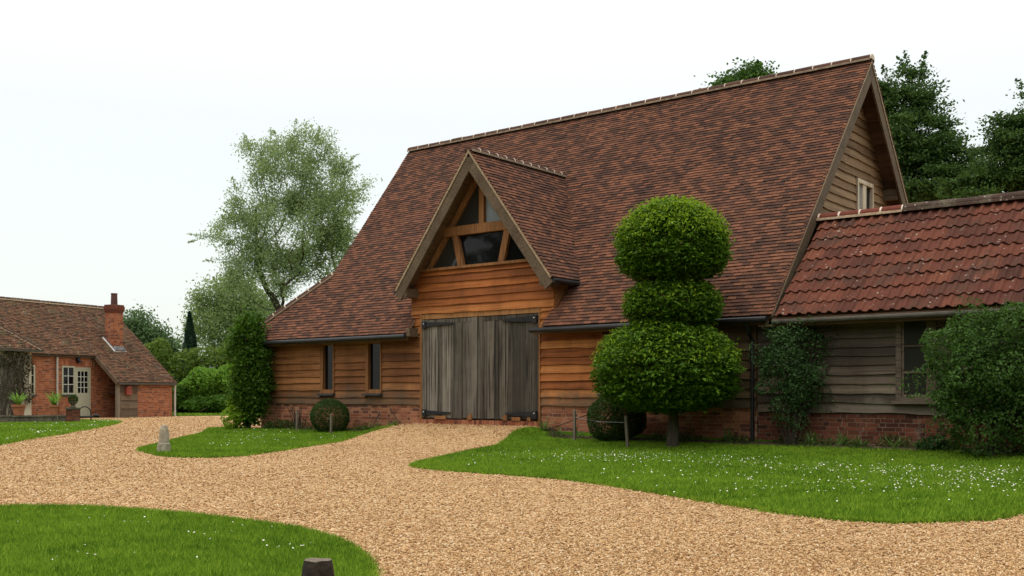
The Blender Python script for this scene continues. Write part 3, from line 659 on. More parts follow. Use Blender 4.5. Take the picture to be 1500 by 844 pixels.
for poly, mt in (([(PC - e4, 4.02), (-2.26, 4.02), (-2.44, 4.745), (PC - e47, 4.745)], 'glass_mid'), ([(-2.26, 4.02), (-1.06, 4.02), (-.88, 4.745), (-2.44, 4.745)], 'glass'), ([(-1.06, 4.02), (PC + e4, 4.02), (PC + e47, 4.745), (-.88, 4.745)], 'glass'),
                 ([(PC - e495, 4.95), (-1.63, 4.95), (-1.63, 6.2)], 'glass_mid'), ([(-1.63, 4.95), (PC + e495, 4.95), (-1.63, 6.2)], 'glass_pale')):
    b = MB(); b.prism(poly, .05, .065); b.build('pane', M[mt], tr)
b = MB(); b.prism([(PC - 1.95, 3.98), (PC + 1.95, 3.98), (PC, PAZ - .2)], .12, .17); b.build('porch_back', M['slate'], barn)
# porch roof
def dmain(z): return ED + (z - EZ) / TP
def pr(t): z = PEZ + t * math.sin(PP); return [(PF, dmain(z) + .05)]
cp, sp_ = math.cos(PP), math.sin(PP)
mR = plane_m((PC + PW, 0, PEZ), (0, 1, 0), (-cp, 0, sp_)); mL = plane_m((PC - PW, 0, PEZ), (0, -1, 0), (cp, 0, sp_))
def prl(t): a, c = pr(t)[0]; return [(-c, -a)]
b = MB(); tiles(b, PSL, pr); b.build('porch_roof', [M['tile'], M['soffit']], barn, mw=mR)
b = MB(); tiles(b, PSL, prl); b.build('porch_roof', [M['tile'], M['soffit']], barn, mw=mL)
b = MB(); ridge_run(b, (PC, PF - .01, PAZ + .04), (PC, dmain(PAZ) + .1, PAZ + .04), .33, .10, .03); b.build('porch_ridge_tiles', [M['ridge'], M['pale_mortar'], M['dirty_mortar']], barn)
for m_, sg, nm in ((mR, -1, 'R'), (mL, 1, 'L')):
    x = PF if sg < 0 else -PF
    b = MB(); verge(b, PSL, x, sg); b.build('porch_verge', [M['mortar'], M['tile']], barn, mw=m_)
    b = MB(); x0, x1 = sorted((x - sg * .012, x - sg * .075)); b.box(x0, x1, -.10, PSL - .14, -.285, -.046); b.build('porch_barge_board', M['barge'], barn, mw=m_)
    b = MB(); x0, x1 = sorted((x - sg * .08, x - sg * .62)); b.box(x0, x1, .02, PSL - .1, -.10, -.035); b.build('porch_soffit', M['soffit'], barn, mw=m_)
for sg in (-1, 1):
    x = PC + sg * 2.06; b = MB(); b.box(x - .09, x + .09, PF + .03, .02, 3.36, 3.56); b.build('bracket', M['barge'], barn)
    b = MB(); x = PC + sg * 2.06; x0, x1 = sorted((x, x - sg * .06)); b.box(x0, x1, -.008, 1.0, 2.5, 3.75); b.build('porch_cheek', M['oak_side'], barn)
    g_ = MB(); xg = PC + sg * (PW + .03); g_.tube([(xg, PF + .03, PEZ - .07), (xg, .62, PEZ - .07)], .05, 8); g_.build('porch_gutter', M['gutter'], barn)
# main eave: gutters, verge stubs, downpipe
for x0, x1 in ((XH + .05, -3.70), (.05, 5.5)):
    b = MB(); b.tube([(x0, ED - .05, EZ - .08), (x1, ED - .05, EZ - .08)], .056, 10); b.build('gutter', M['gutter'], barn)
    b = MB(); b.box(x0, x1, ED + .04, ED + .065, EZ - .17, EZ - .03); b.box(x0, x1, ED + .065, .03, EZ - .10, EZ - .08); b.build('fascia', M['soffit'], barn)
b = MB(); b.tube([(5.08, ED - .04, EZ - .1), (5.08, -.25, 2.2), (5.08, -.10, 2.05), (5.08, -.10, .02)], .038, 8); b.build('downpipe', M['gutter'], barn)
b = MB(); b.prism([(-3.74, 2.42), (-3.60, 2.42), (-3.60, 2.62), (-3.74, 2.58)], ED, .0); b.build('eave_bracket', M['barge'], barn)
b = MB(); verge(b, .75, -3.715, 1); b.build('verge', [M['mortar'], M['tile']], barn, mw=mm)
# right gable boarding, window and purlin ends
gm = Matrix.Translation((5.14, 0, 0)) @ Matrix.Rotation(R(90), 4, 'Z')
ge = lambda z: (z - EZ) / TP + ED + .18
GW = (5.10, 6.15, 4.2, 5.96)
b = MB(); boards(b, ge, lambda z: 2 * RD - ge(z), 3.6, RZ - .4, .2, [GW], y=0, lmin=2.5, lmax=5); b.build('gable_boarding', M['gable'], barn, mw=gm)
f = MB(); x0, x1, z0, z1 = GW; f.box(x0, x0 + .09, -.07, .03, z0, z1); f.box(x1 - .09, x1, -.07, .03, z0, z1); f.box(x0 + .09, x1 - .09, -.07, .03, z1 - .09, z1); f.box((x0 + x1) / 2 - .13, (x0 + x1) / 2 + .10, -.045, .03, z0, z1 - .09)
fo = f.build('window', wood('pale_oak', [(.34, .25, .16), (.50, .40, .28), (.62, .52, .40)], 2), barn, mw=gm)
for a, c, mt in ((x0 + .09, (x0 + x1) / 2 - .13, 'glass_pale'), ((x0 + x1) / 2 + .10, x1 - .09, 'glass')): b = MB(); b.box(a, c, .0, .02, z0, z1 - .09); b.build('pane', M[mt], fo)
for d in (2.9, 2 * RD - 2.9): b = MB(); z = EZ + (min(d, 2 * RD - d) - ED) * TP - .36; b.box(5.12, 5.50, d - .1, d + .1, z - .13, z + .12); b.build('purlin_end', M['barge'], barn)

# ------------------------------------------------------------------ THE ANNEX
annex = empty('outbuilding', wp(9, 0), BA, 'low dark boarded outbuilding with red pantile roof joined to the right of the barn', 'outbuilding')
AM = Matrix.Translation((-9, 0, 0)); AR, AZ, AXL, AXR = 1.91, 4.50, 5.60, 14.0
AP = math.atan2(AZ - 2.47, AR - ED); ASL = math.hypot(AZ - 2.47, AR - ED)
def roman(b, L, x0, x1, rows):
    g_ = L / rows; W = .37
    prof = [(0, .0), (.05, .0), (.07, .012), (.09, .034), (.115, .042), (.14, .034), (.16, .012), (.185, .0), (.235, .0), (.255, .012), (.275, .034), (.30, .042), (.325, .034), (.345, .012), (.37, .0)]
    for r in range(rows):
        x = x0 - random.uniform(.0, .02)
        while x < x1:
            dz = random.uniform(-.006, .008); dy = random.uniform(-.012, .012); V = []; tw = random.uniform(-.006, .006)
            for (px, pz) in prof:
                if x + px < x0 - .03: pass
                V += [(x + px, r * g_ - .02 + dy, pz + .034 + dz + tw * px), (x + px, r * g_ - .02 + dy, pz + .016 + dz + tw * px), (x + px, (r + 1) * g_ + .03, pz + .004)]
            n = len(prof); F = []
            for i in range(n - 1): j = 3 * i; F += [(j, j + 3, j + 5, j + 2), (j + 1, j + 4, j + 3, j)]
            F += [(0, 2, 1), (3 * n - 3, 3 * n - 2, 3 * n - 1)]
            b.add(V, F, 0); x += W - .004
    b.add([(x0, 0, -.03), (x1, 0, -.03), (x1, L, -.03), (x0, L, -.03)], [(0, 1, 2, 3)], 1)
b = MB(); roman(b, ASL, AXL + .05, AXR, 9); b.build('roof', [M['pantile'], M['soffit']], annex, mw=AM @ plane_m((0, ED, 2.47), (1, 0, 0), (0, math.cos(AP), math.sin(AP))))
b = MB(); roman(b, ASL, -AXR, -AXL + .4, 5); b.build('rear_roof', [M['pantile'], M['soffit']], annex, mw=AM @ plane_m((0, 2 * AR - ED, 2.47), (-1, 0, 0), (0, -math.cos(AP), math.sin(AP))))
b = MB(); ridge_run(b, (5.2, AR, AZ + .08), (7.25, AR, AZ + .08), .42, .13, .035); b.build('new_ridge_tiles', [M['ridge_red'], M['pale_mortar'], M['mortar']], annex, mw=AM)
b = MB(); ridge_run(b, (7.26, AR, AZ + .085), (AXR, AR, AZ + .085), .45, .14, .012); b.build('old_ridge_tiles', [M['ridge_old'], M['ridge_old'], M['ridge_old']], annex, mw=AM)
b = MB(); b.box(5.15, AXR - .1, .05, 2 * AR - .1, -.1, 2.5); b.build('wall', M['soffit'], annex, mw=AM)
AW = (7.73, 8.40, .93, 2.36)
b = MB(); boards(b, lambda z: 5.16, lambda z: AXR - .1, .705, 2.4, .165, [AW], wob=.022, lmin=2.2, lmax=4.2, thick=.03); b.build('weatherboarding', M['annex_board'], annex, mw=AM)
b = MB(); bricks(b, 5.13, AXR - .1, -.06, .69, y=-.0); b.build('plinth', [M['brick_annex'], M['dirty_mortar']], annex, mw=AM)
b = MB(); x0, x1, z0, z1 = AW
b.box(x0, x0 + .09, -.06, .03, z0, z1); b.box(x1 - .12, x1, -.06, .03, z0, z1); b.box(x0 + .09, x1 - .12, -.06, .03, z0, z0 + .07)
fo = b.build('window', M['annex_board'], annex, mw=AM)
b = MB(); b.box(x0 + .09, x0 + .135, -.035, .03, z0 + .07, z1); b.box(x1 - .165, x1 - .12, -.035, .03, z0 + .07, z1)
for z in (z0 + .07, z0 + .47, z0 + .92): b.box(x0 + .135, x1 - .165, -.035, .03, z, z + .035)
b.build('casement', M['annex_board'], fo)
for za, zb in ((z0 + .105, z0 + .47), (z0 + .505, z0 + .92), (z0 + .955, z1)): b = MB(); b.box(x0 + .135, x1 - .165, -.012, 0, za, zb); b.build('pane', M['glass_mid'], fo)
b = MB(); b.box(x0 - .05, x1 + .05, -.12, -.03, z0 - .055, z0 - .003); b.build('sill', M['annex_board'], fo)
b = MB(); b.tube([(5.62, ED - .06, 2.36), (AXR, ED - .06, 2.38)], .047, 10); b.build('gutter', M['gutter_grey'], annex, mw=AM)
b = MB(); b.box(5.3, AXR, ED + .03, .04, 2.29, 2.325); b.box(5.6, AXR, ED + .0, ED + .028, 2.28, 2.44); b.build('fascia', M['soffit'], annex, mw=AM)

# ------------------------------------------------------------------ THE COTTAGE  (x along the front, y into the house)
ca, sa = math.cos(CA), math.sin(CA)
def cw(x, y, z=0): return (C0[0] + x * ca - y * sa, C0[1] + x * sa + y * ca, z)
cot = empty('cottage', (C0[0], C0[1], 0), CA, 'old red brick cottage with a brown tiled roof, brick chimney and sage green door', 'cottage')
FY = 1.4; CEY, CEZ, CRY, CRZ = -.15, 1.56, 4.0, 5.12
CP = math.atan2(CRZ - CEZ, CRY - CEY); CSL = math.hypot(CRZ - CEZ, CRY - CEY); tF = (FY - .15 - CEY) / math.cos(CP)
b = MB(); tiles(b, CSL, lambda t: [(-.1, 3.38)] if t < tF else [(-12, 3.38)], jit=2.2, gauge=.11); b.build('roof', [M['old_tile'], M['soffit']], cot, mw=plane_m((0, CEY, CEZ), (1, 0, 0), (0, math.cos(CP), math.sin(CP))))
b = MB(); tiles(b, CSL, lambda t: [(-3.38, 12)], gauge=.3, width=.5); b.build('rear_roof', [M['old_tile'], M['soffit']], cot, mw=plane_m((0, 2 * CRY - CEY, CEZ), (-1, 0, 0), (0, -math.cos(CP), math.sin(CP))))
b = MB(); ridge_run(b, (-12, CRY, CRZ + .03), (3.38, CRY, CRZ + .03), .45, .12, .02); b.build('ridge_tiles', [M['ridge_old'], M['mortar'], M['mortar']], cot)
b = MB(); b.box(-12, 3.2, FY + .06, 7.4, -.1, 2.7); b.prism([(3.0, .0), (3.2, .0), (3.2, .1), (3.0, .1)], 0, .01)
b.v[-1] = b.v[-1] * 0 + np.array([3.0, 3, 1]); 
b.prism([(.08, -.1), (2 * CRY - .08, -.1), (2 * CRY - .08, 1.7), (CRY, CRZ - .12), (.08, 1.7)], 0, .12); v = b.v[-1].copy(); b.v[-1] = np.c_[3.1 + v[:, 1], v[:, 0], v[:, 2]]
b.build('wall_core', M['soffit'], cot)
CDOOR, CWIN, CW2 = (-1.03, -.20, 0, 2.18), (-1.72, -1.05, 1.02, 2.24), (-3.75, -3.06, 1.02, 2.24)
b = MB(); bricks(b, -12, 3.2, -.05, 2.70, [CDOOR, CWIN, CW2], y=FY); b.build('front_wall', [M['brick_cot'], M['mortar']], cot)
for xa, xb in ((-1.85, 0), (-3.85, -2.95)):   # soldier bricks over the openings
    b = MB(); b.box(xa, xb, FY - .009, FY - .002, 2.25, 2.47, 1); x = xa
    while x < xb - .06: b.box(x + .005, x + .07, FY - .014, FY - .009, 2.25, 2.47); x += .075
    b.build('brick_arch', [M['brick_cot'], M['mortar']], cot)
b = MB(); bricks(b, 1.12, 3.23, -.05, 1.52, y=0); b.build('outshot_wall', [M['brick_cot'], M['mortar']], cot)
b = MB(); bricks(b, 0, 7.4, -.05, 1.6, y=0); b.build('end_wall', [M['brick_cot'], M['mortar']], cot, mw=Matrix.Translation((3.235, .02, 0)) @ Matrix.Rotation(R(90), 4, 'Z'))
b = MB(); boards(b, lambda z: .14, lambda z: 1.12, .02, 1.5, .36, y=-.01, lmin=2, lmax=3, thick=.03); b.build('boarded_hatch', M['barge'], cot)
b = MB(); b.box(.14, 1.12, .0, .05, 0, 1.52); b.box(.0, .14, -.02, .12, -.02, 1.50); b.build('corner_post', M['stake'], cot)
b = MB(); b.beam((-.13, CEY, CEZ - .06), (-.13, FY - .1, CEZ + (FY - .1 - CEY) * math.tan(CP) - .06), .05, .16, (0, 0, 1)); b.build('barge_board', M['barge'], cot)
b = MB(); b.box(-.1, 3.36, CEY - .05, CEY + .05, CEZ - .11, CEZ - .015); b.build('gutter', M['gutter_grey'], cot)
b = MB(); b.box(-12, -.1, FY - .18, FY - .1, 2.62, 2.74); b.build('gutter', M['gutter_grey'], cot)
for x, z, y in ((-2.02, 2.6, FY - .09), (3.33, 1.48, -.08)): b = MB(); b.tube([(x, y, z), (x, y, 0.0)], .045, 8); b.build('downpipe', M['pipe'], cot)
# shelf and dark clutter in the open side of the outshot
b = MB(); b.box(.45, 1.1, FY - .35, FY - .02, 1.02, 1.06); b.build('shelf', M['barge'], cot)
# door
def cwindow(name, x0, x1, z0, z1, nx_, nz_, y, parent, zb=None, fw=.07):
    b = MB(); zb = z0 if zb is None else zb
    b.box(x0, x0 + fw, y - .03, y + .05, zb, z1); b.box(x1 - fw, x1, y - .03, y + .05, zb, z1); b.box(x0 + fw, x1 - fw, y - .03, y + .05, z1 - fw, z1); b.box(x0 + fw, x1 - fw, y - .03, y + .05, zb, z0 + fw)
    o = b.build(name, M['sage'], parent); g_ = MB(); W_, H_ = x1 - x0 - 2 * fw, z1 - z0 - 2 * fw
    for i in range(1, nx_): xx = x0 + fw + W_ * i / nx_; g_.box(xx - .014, xx + .014, y - .015, y + .03, z0 + fw, z1 - fw)
    for i in range(1, nz_): zz = z0 + fw + H_ * i / nz_; g_.box(x0 + fw, x1 - fw, y - .0165, y + .03, zz - .014, zz + .014)
    g_.build('glazing_bars', M['pale_sage'], o); p = MB(); p.box(x0 + fw, x1 - fw, y + .01, y + .02, z0 + fw, z1 - fw); p.build('pane', M['glass'], o); return o
M['pale_sage'] = plain('pale_sage', (.52, .54, .48), .5, .05)
b = MB(); b.box(CDOOR[0], CDOOR[0] + .05, FY - .02, FY + .06, 0, 2.18); b.box(CDOOR[1] - .05, CDOOR[1], FY - .02, FY + .06, 0, 2.18); b.box(CDOOR[0] + .05, CDOOR[1] - .05, FY - .02, FY + .06, 2.12, 2.18); b.build('door_frame', M['sage'], cot)
dr = cwindow('door', CDOOR[0] + .055, CDOOR[1] - .055, 1.0, 2.11, 3, 4, FY + .02, cot, zb=.03, fw=.09)
b = MB(); b.box(CDOOR[0] + .07, CDOOR[0] + .12, FY - .05, FY - .012, .88, .93); b.build('handle', M['iron'], dr)
for wv in (CWIN, CW2):
    w_ = cwindow('window', *wv, 2, 3, FY + .0, cot); b = MB(); b.box(wv[0] - .05, wv[1] + .02, FY - .09, FY - .032, wv[2] - .08, wv[2] - .003); b.build('sill', M['slate'], w_)
b = MB(); b.box(-1.0, -.86, FY - .14, FY - .02, 2.40, 2.62); b.lathe([(.02, 0), (.07, .0), (.05, .12), (.02, .14)], 8, (-.93, FY - .16, 2.36)); b.build('wall_lamp', M['iron'], cot)
# chimney
chx, chy = 1.5, 1.8
CHZ = CEZ + (chy - .3 - CEY) * math.tan(CP)
chb = MB(); chb.box(-.255, .255, -.255, .255, -.9, 2.1)
cho = chb.build('chimney', M['brick_cot'], cot, mw=Matrix.Translation((chx, chy, CHZ)))
for k in range(4):
    fb = MB(); bricks(fb, -.265, .265, -.75, 1.72, y=-.265); fb.build('stack_face', [M['brick_cot'], M['mortar']], cho, mw=Matrix.Rotation(k * math.pi / 2, 4, 'Z'))
for i, (z, r_) in enumerate(((1.73, .285), (1.805, .30), (1.88, .32), (1.955, .32), (2.03, .30))):
    cb = MB(); cb.box(-r_, r_, -r_, r_, z, z + .0745); cb.build('corbel', M['brick_annex'], cho)
cb = MB(); cb.lathe([(.18, 2.105), (.15, 2.13), (.135, 2.58), (.15, 2.59), (.15, 2.63), (.11, 2.63)], 14); cb.build('chimney_pot', plain('dark_pot', (.085, .035, .028), .8), cho, smooth=False)
fl = MB(); tz = math.tan(CP)
for sg in (-1, 1): fl.prism([(-.40, -.40 * tz - .0), (.38, .38 * tz), (.38, .38 * tz + .10), (-.40, -.40 * tz + .14)], 0, .012); v = fl.v[-1].copy(); fl.v[-1] = np.c_[sg * (.285 + v[:, 1]), v[:, 0], v[:, 2] + .30 * tz + .0]
fl.box(-.30, .30, -.30, -.287, -.0, .22); fl.build('flashing', M['lead'], cho)
fl = MB()
for sg in (-1, 1): fl.beam((sg * .32, -.38, -.38 * tz + .30 * tz + .04), (sg * .32, .36, .36 * tz + .30 * tz + .04), .06, .05)
fl.beam((-.34, -.36, -.05), (.34, -.36, -.05), .07, .05, (0, 1, 0)); fl.build('mortar_fillet', M['white_mortar'], cho)
# left wing in front with hipped roof and climber
wx1, wy0 = -3.95, .5
b = MB(); b.box(-12, wx1, wy0, FY + .1, -.1, 2.95); b.build('wing_wall', M['render'], cot)
WE = 2.82
wp_ = R(40)
b = MB(); tiles(b, 3.4, lambda t: [(-12, wx1 + .3 - t * math.cos(wp_))], jit=2.2, gauge=.11); b.build('wing_roof', [M['old_tile'], M['soffit']], cot, mw=plane_m((0, wy0 - .25, WE), (1, 0, 0), (0, math.cos(wp_), math.sin(wp_))))
b = MB(); tiles(b, 3.4, lambda t: [(wy0 - .25 + t * math.cos(wp_), 5)], jit=2.2, gauge=.11); b.build('wing_roof', [M['old_tile'], M['soffit']], cot, mw=plane_m((wx1 + .3, 0, WE), (0, 1, 0), (-math.cos(wp_), 0, math.sin(wp_))))
b = MB(); ridge_run(b, (wx1 + .3, wy0 - .25, WE + .03), (wx1 + .3 - 2.6, wy0 - .25 + 2.6, WE + .03 + 2.6 * math.tan(wp_)), .2, .09, .01); b.build('hip_tiles', [M['ridge_old'], M['ridge_old'], M['mortar']], cot)
b = MB(); b.box(-12, wx1 + .28, wy0 - .33, wy0 - .22, WE - .1, WE - .0); b.build('wing_gutter', M['gutter_grey'], cot)

# ------------------------------------------------------------------ plants
def leafquads(c, size, asp=.5, out=None, upb=.4, outb=.5, droop=0, sv=.35):
    n = len(c); nr = rng.normal(0, 1, (n, 3)) * .8; nr[:, 2] += upb
    if out is not None: nr += out * outb
    nr /= np.linalg.norm(nr, axis=1, keepdims=True); t = rng.normal(0, 1, (n, 3))
    if out is not None: t += out * 1.0
    t[:, 2] -= droop; t -= nr * (t * nr).sum(1, keepdims=True); t /= np.linalg.norm(t, axis=1, keepdims=True); s = np.cross(nr, t)
    L = (size * rng.uniform(1 - sv, 1 + sv, n))[:, None]; w = L * asp
    V = np.stack([c - t * L * .5, c + s * w * .5 - t * L * .05, c + t * L * .5, c - s * w * .5 - t * L * .05], 1); return V.reshape(-1, 3)
def blobpts(blobs, n, shell=.5):
    B = np.array(blobs, float); vol = B[:, 3] * B[:, 4] * B[:, 5]; k = rng.choice(len(B), n, p=vol / vol.sum()); d = rng.normal(0, 1, (n, 3)); d /= np.linalg.norm(d, axis=1, keepdims=True)
    r = rng.random(n) ** (1 / 3 * (1 - shell)); return B[k, :3] + d * B[k, 3:] * r[:, None], d
def skeleton(base, trunk, tips, r0, rt=.012, wig=.15):
    path = list(np.linspace(0, np.linalg.norm(np.array(trunk[-1])), len(trunk))); nodes = [np.array(p, float) for p in trunk]; par = [-1] + list(range(len(trunk) - 1)); rad = [0.0] * len(trunk); top = nodes[-1]
    order = np.argsort(np.linalg.norm(tips - top, axis=1)); ends = []
    for i in order:
        t = tips[i]; A = np.array(nodes); d = t - A; L = np.linalg.norm(d, axis=1); cost = L + np.maximum(0, .25 * L - d[:, 2]) * 1.1 + .42 * np.array(path); cost[:max(1, len(trunk) // 2)] += 3 * np.linalg.norm(top - nodes[0]) * .3
        j = int(np.argmin(cost)); p = A[j]; D = t - p; l = np.linalg.norm(D); prev = j
        for q in (1 / 3, 2 / 3, 1):
            pt = p + D * q + (rng.normal(0, wig * .25 * l, 3) if q < 1 else 0) + np.array([0, 0, -.10 * l * math.sin(q * math.pi)])
            path.append(path[j] + l * q); nodes.append(pt); par.append(prev); rad.append(0); prev = len(nodes) - 1
        rad[prev] = rt; ends.append(prev)
    e = 2.0; acc = [0.0] * len(nodes)
    for i in range(len(nodes) - 1, -1, -1):
        rad[i] = max(rt, acc[i] ** (1 / e))
        if par[i] >= 0: acc[par[i]] += rad[i] ** e
    k = r0 / max(rad[0], 1e-6)
    return np.array(nodes), par, [max(rt * .7, r * (1 + (k - 1) * (r / rad[0]))) for r in rad], ends
def limbs(name, nodes, par, rad, mat, parent, kmin=4, extra=()):
    b = MB()
    for p, q in extra: b.tube([p, q], [.012, .005], 4, 0, False)
    for i, p in enumerate(par):
        if p < 0: continue
        b.tube([nodes[p], nodes[i]], [rad[p] if i < 6 else min(rad[p], rad[i] * 1.25), rad[i]], 8 if rad[i] > .08 else kmin, 0, False)
    return b.build(name, mat, parent, smooth=True)
def tree(name, label, cat, base, blobs, trunk_to, r0, ntips, per, leaf, mat, bark='bark', spread=(.4, .4, .3), asp=.5, group=None, shell=.45, droop=.2, upb=.5, rt=.004, fill=0, lean=(0, 0), sprigs=0, sl=1.2):
    """blobs: (dx,dy,z,rx,ry,rz) about the base"""
    root = empty(name, base, random.uniform(0, .01), label, cat, group)
    tips, _ = blobpts(blobs, ntips, shell); h = trunk_to
    trunk = [(0, 0, -.1)] + [(lean[0] * t + random.uniform(-.04, .04) * h * .3 * t, lean[1] * t + random.uniform(-.04, .04) * h * .3, h * t) for t in (.25, .5, .75, 1)]
    nodes, par, rad, ends = skeleton(base, trunk, tips, r0, rt); twigs = []
    E_ = nodes[ends]; Pp = nodes[[par[e] for e in ends]]; k = rng.integers(0, len(E_), ntips * per); q = rng.random((len(k), 1)) ** .6
    c = Pp[k] + (E_[k] - Pp[k]) * (q * 1.15) + rng.normal(0, 1, (len(k), 3)) * np.array(spread)
    V = leafquads(c, leaf, asp, None, upb, 0, droop)
    if sprigs:
        cen = np.array([np.mean([q[0] for q in blobs]), 0, np.mean([q[2] for q in blobs])]); dv = E_ - cen; far_ = np.argsort(-np.linalg.norm(dv, axis=1))[:int(len(E_) * .65)]
        for i in rng.choice(far_, sprigs):
            d0 = dv[i] / np.linalg.norm(dv[i]) + np.array([0, 0, .35]) + rng.normal(0, .35, 3); d0 /= np.linalg.norm(d0); L = sl * rng.uniform(.35, 1.1); m = int(per * .45); t = rng.random((m, 1)) ** .8
            V = np.concatenate([V, leafquads(E_[i] + d0 * L * t + rng.normal(0, 1, (m, 3)) * (.16 * sl * (1.15 - t)) * np.array([1, 1, .5]), leaf, asp, None, upb, 0, droop)]); twigs.append((E_[i], E_[i] + d0 * L * .9))
    limbs('trunk', nodes, par, rad, M[bark], root, 4, twigs)
    if fill:
        p2, d2 = blobpts(blobs, fill, .6); V = np.concatenate([V, leafquads(p2, leaf, asp, d2, upb, .5, droop)])
    fast_mesh('crown', V, 4, M[mat], root); return root
def bush(name, label, cat, base, blobs, n, leaf, mat, asp=.55, shell=.75, lump=.12, stems=6, group=None, upb=.4, outb=.7, droop=.1, bark='bark_dark', sr=.015, lumpf=2.5):
    root = empty(name, base, 0, label, cat, group); p, d = blobpts(blobs, n, shell)
    w = np.array([noise.noise((x * lumpf, y * lumpf, z * lumpf)) for x, y, z in p + np.array(base)]); cc = np.array([0, 0, np.mean([q[2] for q in blobs])])
    p = p + d * (w[:, None] * lump); keep = p[:, 2] > .02; p, d = p[keep], d[keep]
    fast_mesh('foliage', leafquads(p, leaf, asp, d, upb, outb, droop), 4, M[mat], root)
    b = MB()
    for i in range(stems):
        q = blobs[i % len(blobs)]; e = np.array(q[:3]) + rng.normal(0, .45, 3) * np.array(q[3:]); m_ = e * .5 + rng.normal(0, .05, 3)
        b.tube([(e[0] * .08, e[1] * .08, -.05), m_, e], [sr, sr * .8, sr * .4], 5, 0, False)
    if stems: b.build('stems', M[bark], root)
    return root
def at(x, y): return (x, y, float(gz(x, y)))
def sdp(s, d): p = wp(s, d); return at(p[0], p[1])

# topiary tree in three clipped tiers
tp = sdp(4.05, -1.3); top = empty('topiary_tree', tp, 0, 'tall topiary tree clipped into three rounded tiers, in front of the barn wall', 'topiary tree')
b = MB(); b.tube([(0, 0, -.05), (.02, 0, .5), (-.02, .02, 1.2), (.0, 0, 2.6), (.02, .0, 4.0)], [.125, .10, .09, .07, .03], 10)
for i in range(70):
    a = rng.uniform(0, 6.28); z = rng.choice([1.0, 1.3, 1.6, 1.9, 2.2, 2.8, 3.4, 3.8, 4.2]); r_ = 1.05 if z < 2.0 else .55
    b.tube([(0, 0, z - .25), (math.cos(a) * r_ * .5, math.sin(a) * r_ * .5, z), (math.cos(a) * r_, math.sin(a) * r_, z + .12)], [.02, .014, .006], 4, 0, False)
b.build('trunk', M['bark'], top)
def tier(cz, rx, rz0, rz1, n):
    """clipped dome with a flatter foot: overlapping drooping leaves in a deep shell, ragged by growing shoots"""
    d = rng.normal(0, 1, (n, 3)); d /= np.linalg.norm(d, axis=1, keepdims=True); h = np.hypot(d[:, 0], d[:, 1]); pw = np.where(d[:, 2] > 0, 2.02, 2.7)
    k = (h ** pw + np.abs(d[:, 2]) ** pw) ** (-1 / pw); u_ = d * k[:, None]
    lum = np.array([noise.noise((x * 2.6, y * 2.6, z * 4.5 + cz)) * .075 + noise.noise((x * 7, y * 7, z * 16 + cz)) * .12 for x, y, z in u_])
    shoot = (rng.random(n) < .05) * rng.random(n) ** 2 * .13
    dep = 1 - .30 * rng.random(n) ** 1.2 + lum + shoot
    p = u_ * dep[:, None]; p = np.c_[p[:, 0] * rx, p[:, 1] * rx, cz + np.where(p[:, 2] > 0, p[:, 2] * rz1, p[:, 2] * rz0)]
    return leafquads(p, .078, .46, d * np.array([1, 1, .15]), 1.5, .3, .5)
for V, (cz, rx, rz, n, zp) in ((tier(1.45, 1.33, .78, .97, 50000), (1.45, 1.33, .97, 1150, .55)), (tier(2.66, .91, .46, .54, 18000), (2.66, .91, .54, 400, .5)), (tier(3.66, 1.03, .60, .91, 36000), (3.66, 1.03, .91, 4600, 1.0))):
    d = rng.normal(0, 1, (n, 3)); d[:, 2] = np.abs(d[:, 2]) * zp + zp * .35; d /= np.linalg.norm(d, axis=1, keepdims=True); dep = rng.uniform(.96, 1.03, n) + .12 * rng.random(n) ** 4
    p = d * dep[:, None] * np.array([rx, rx, rz]) + np.array([0, 0, cz]); V2 = leafquads(p, .07, .45, d, .6, .7, -.2)
    o = fast_mesh('crown', np.concatenate([V, V2]) + np.array([-.12 if cz < 2 else 0.0, 0, 0]), 4, [M['l_top'], M['l_shoot']], top); o.data.polygons.foreach_set('material_index', np.r_[np.zeros(len(V) // 4, np.int32), np.ones(len(V2) // 4, np.int32)])

# columnar tree at the barn's left corner with a lime shrub at its foot
cb_ = sdp(-9.35, -.62)
tree('columnar_tree', 'slim dark green columnar tree at the left corner of the barn', 'tree', cb_, [(0, 0, .7, .46, .4, .55), (0, 0, 1.15, .42, .42, .65), (.08, 0, 1.75, .46, .45, .6), (.0, 0, 2.45, .42, .4, .55), (.06, 0, 2.95, .26, .24, .36), (-.12, 0, 2.85, .16, .2, .34), (.36, 0, 1.35, .25, .3, .4), (-.3, .0, 2.1, .25, .3, .35), (.36, 0, 2.15, .2, .25, .3), (.28, 0, 2.75, .15, .2, .25)], 2.4, .07, 300, 55, .085, 'l_col', 'bark_dark', (.10, .10, .1), .6, rt=.005, fill=3500, upb=.6, sprigs=70, sl=.30)
ls = (cb_[0] - .36, cb_[1] - .15, cb_[2])
bush('lime_shrub', 'bright lime green shrub at the foot of the columnar tree', 'shrub', ls, [(0, 0, .3, .28, .25, .3), (-.08, 0, .72, .16, .16, .25), (.2, .05, .55, .2, .2, .3), (.12, .15, 1.85, .12, .15, .25), (.0, .1, 1.5, .1, .12, .16)], 2000, .07, 'l_lime', .6, .4, .3)
# clipped round bushes
bush('round_bush', 'small clipped round bush against the plinth left of the grey doors', 'bush', sdp(-5.95, -.75), [(0, 0, .40, .49, .49, .44)], 15000, .03, 'l_box', .6, .85, .03, 4, 'clipped round bushes by the barn')
bush('round_bush', 'rounder shaggy dark bush behind the wired stakes, beside the topiary trunk', 'bush', sdp(2.42, -.72), [(0, 0, .48, .56, .5, .50), (.28, .1, .5, .36, .36, .42)], 20000, .035, 'l_box', .6, .8, .06, 4, 'clipped round bushes by the barn')
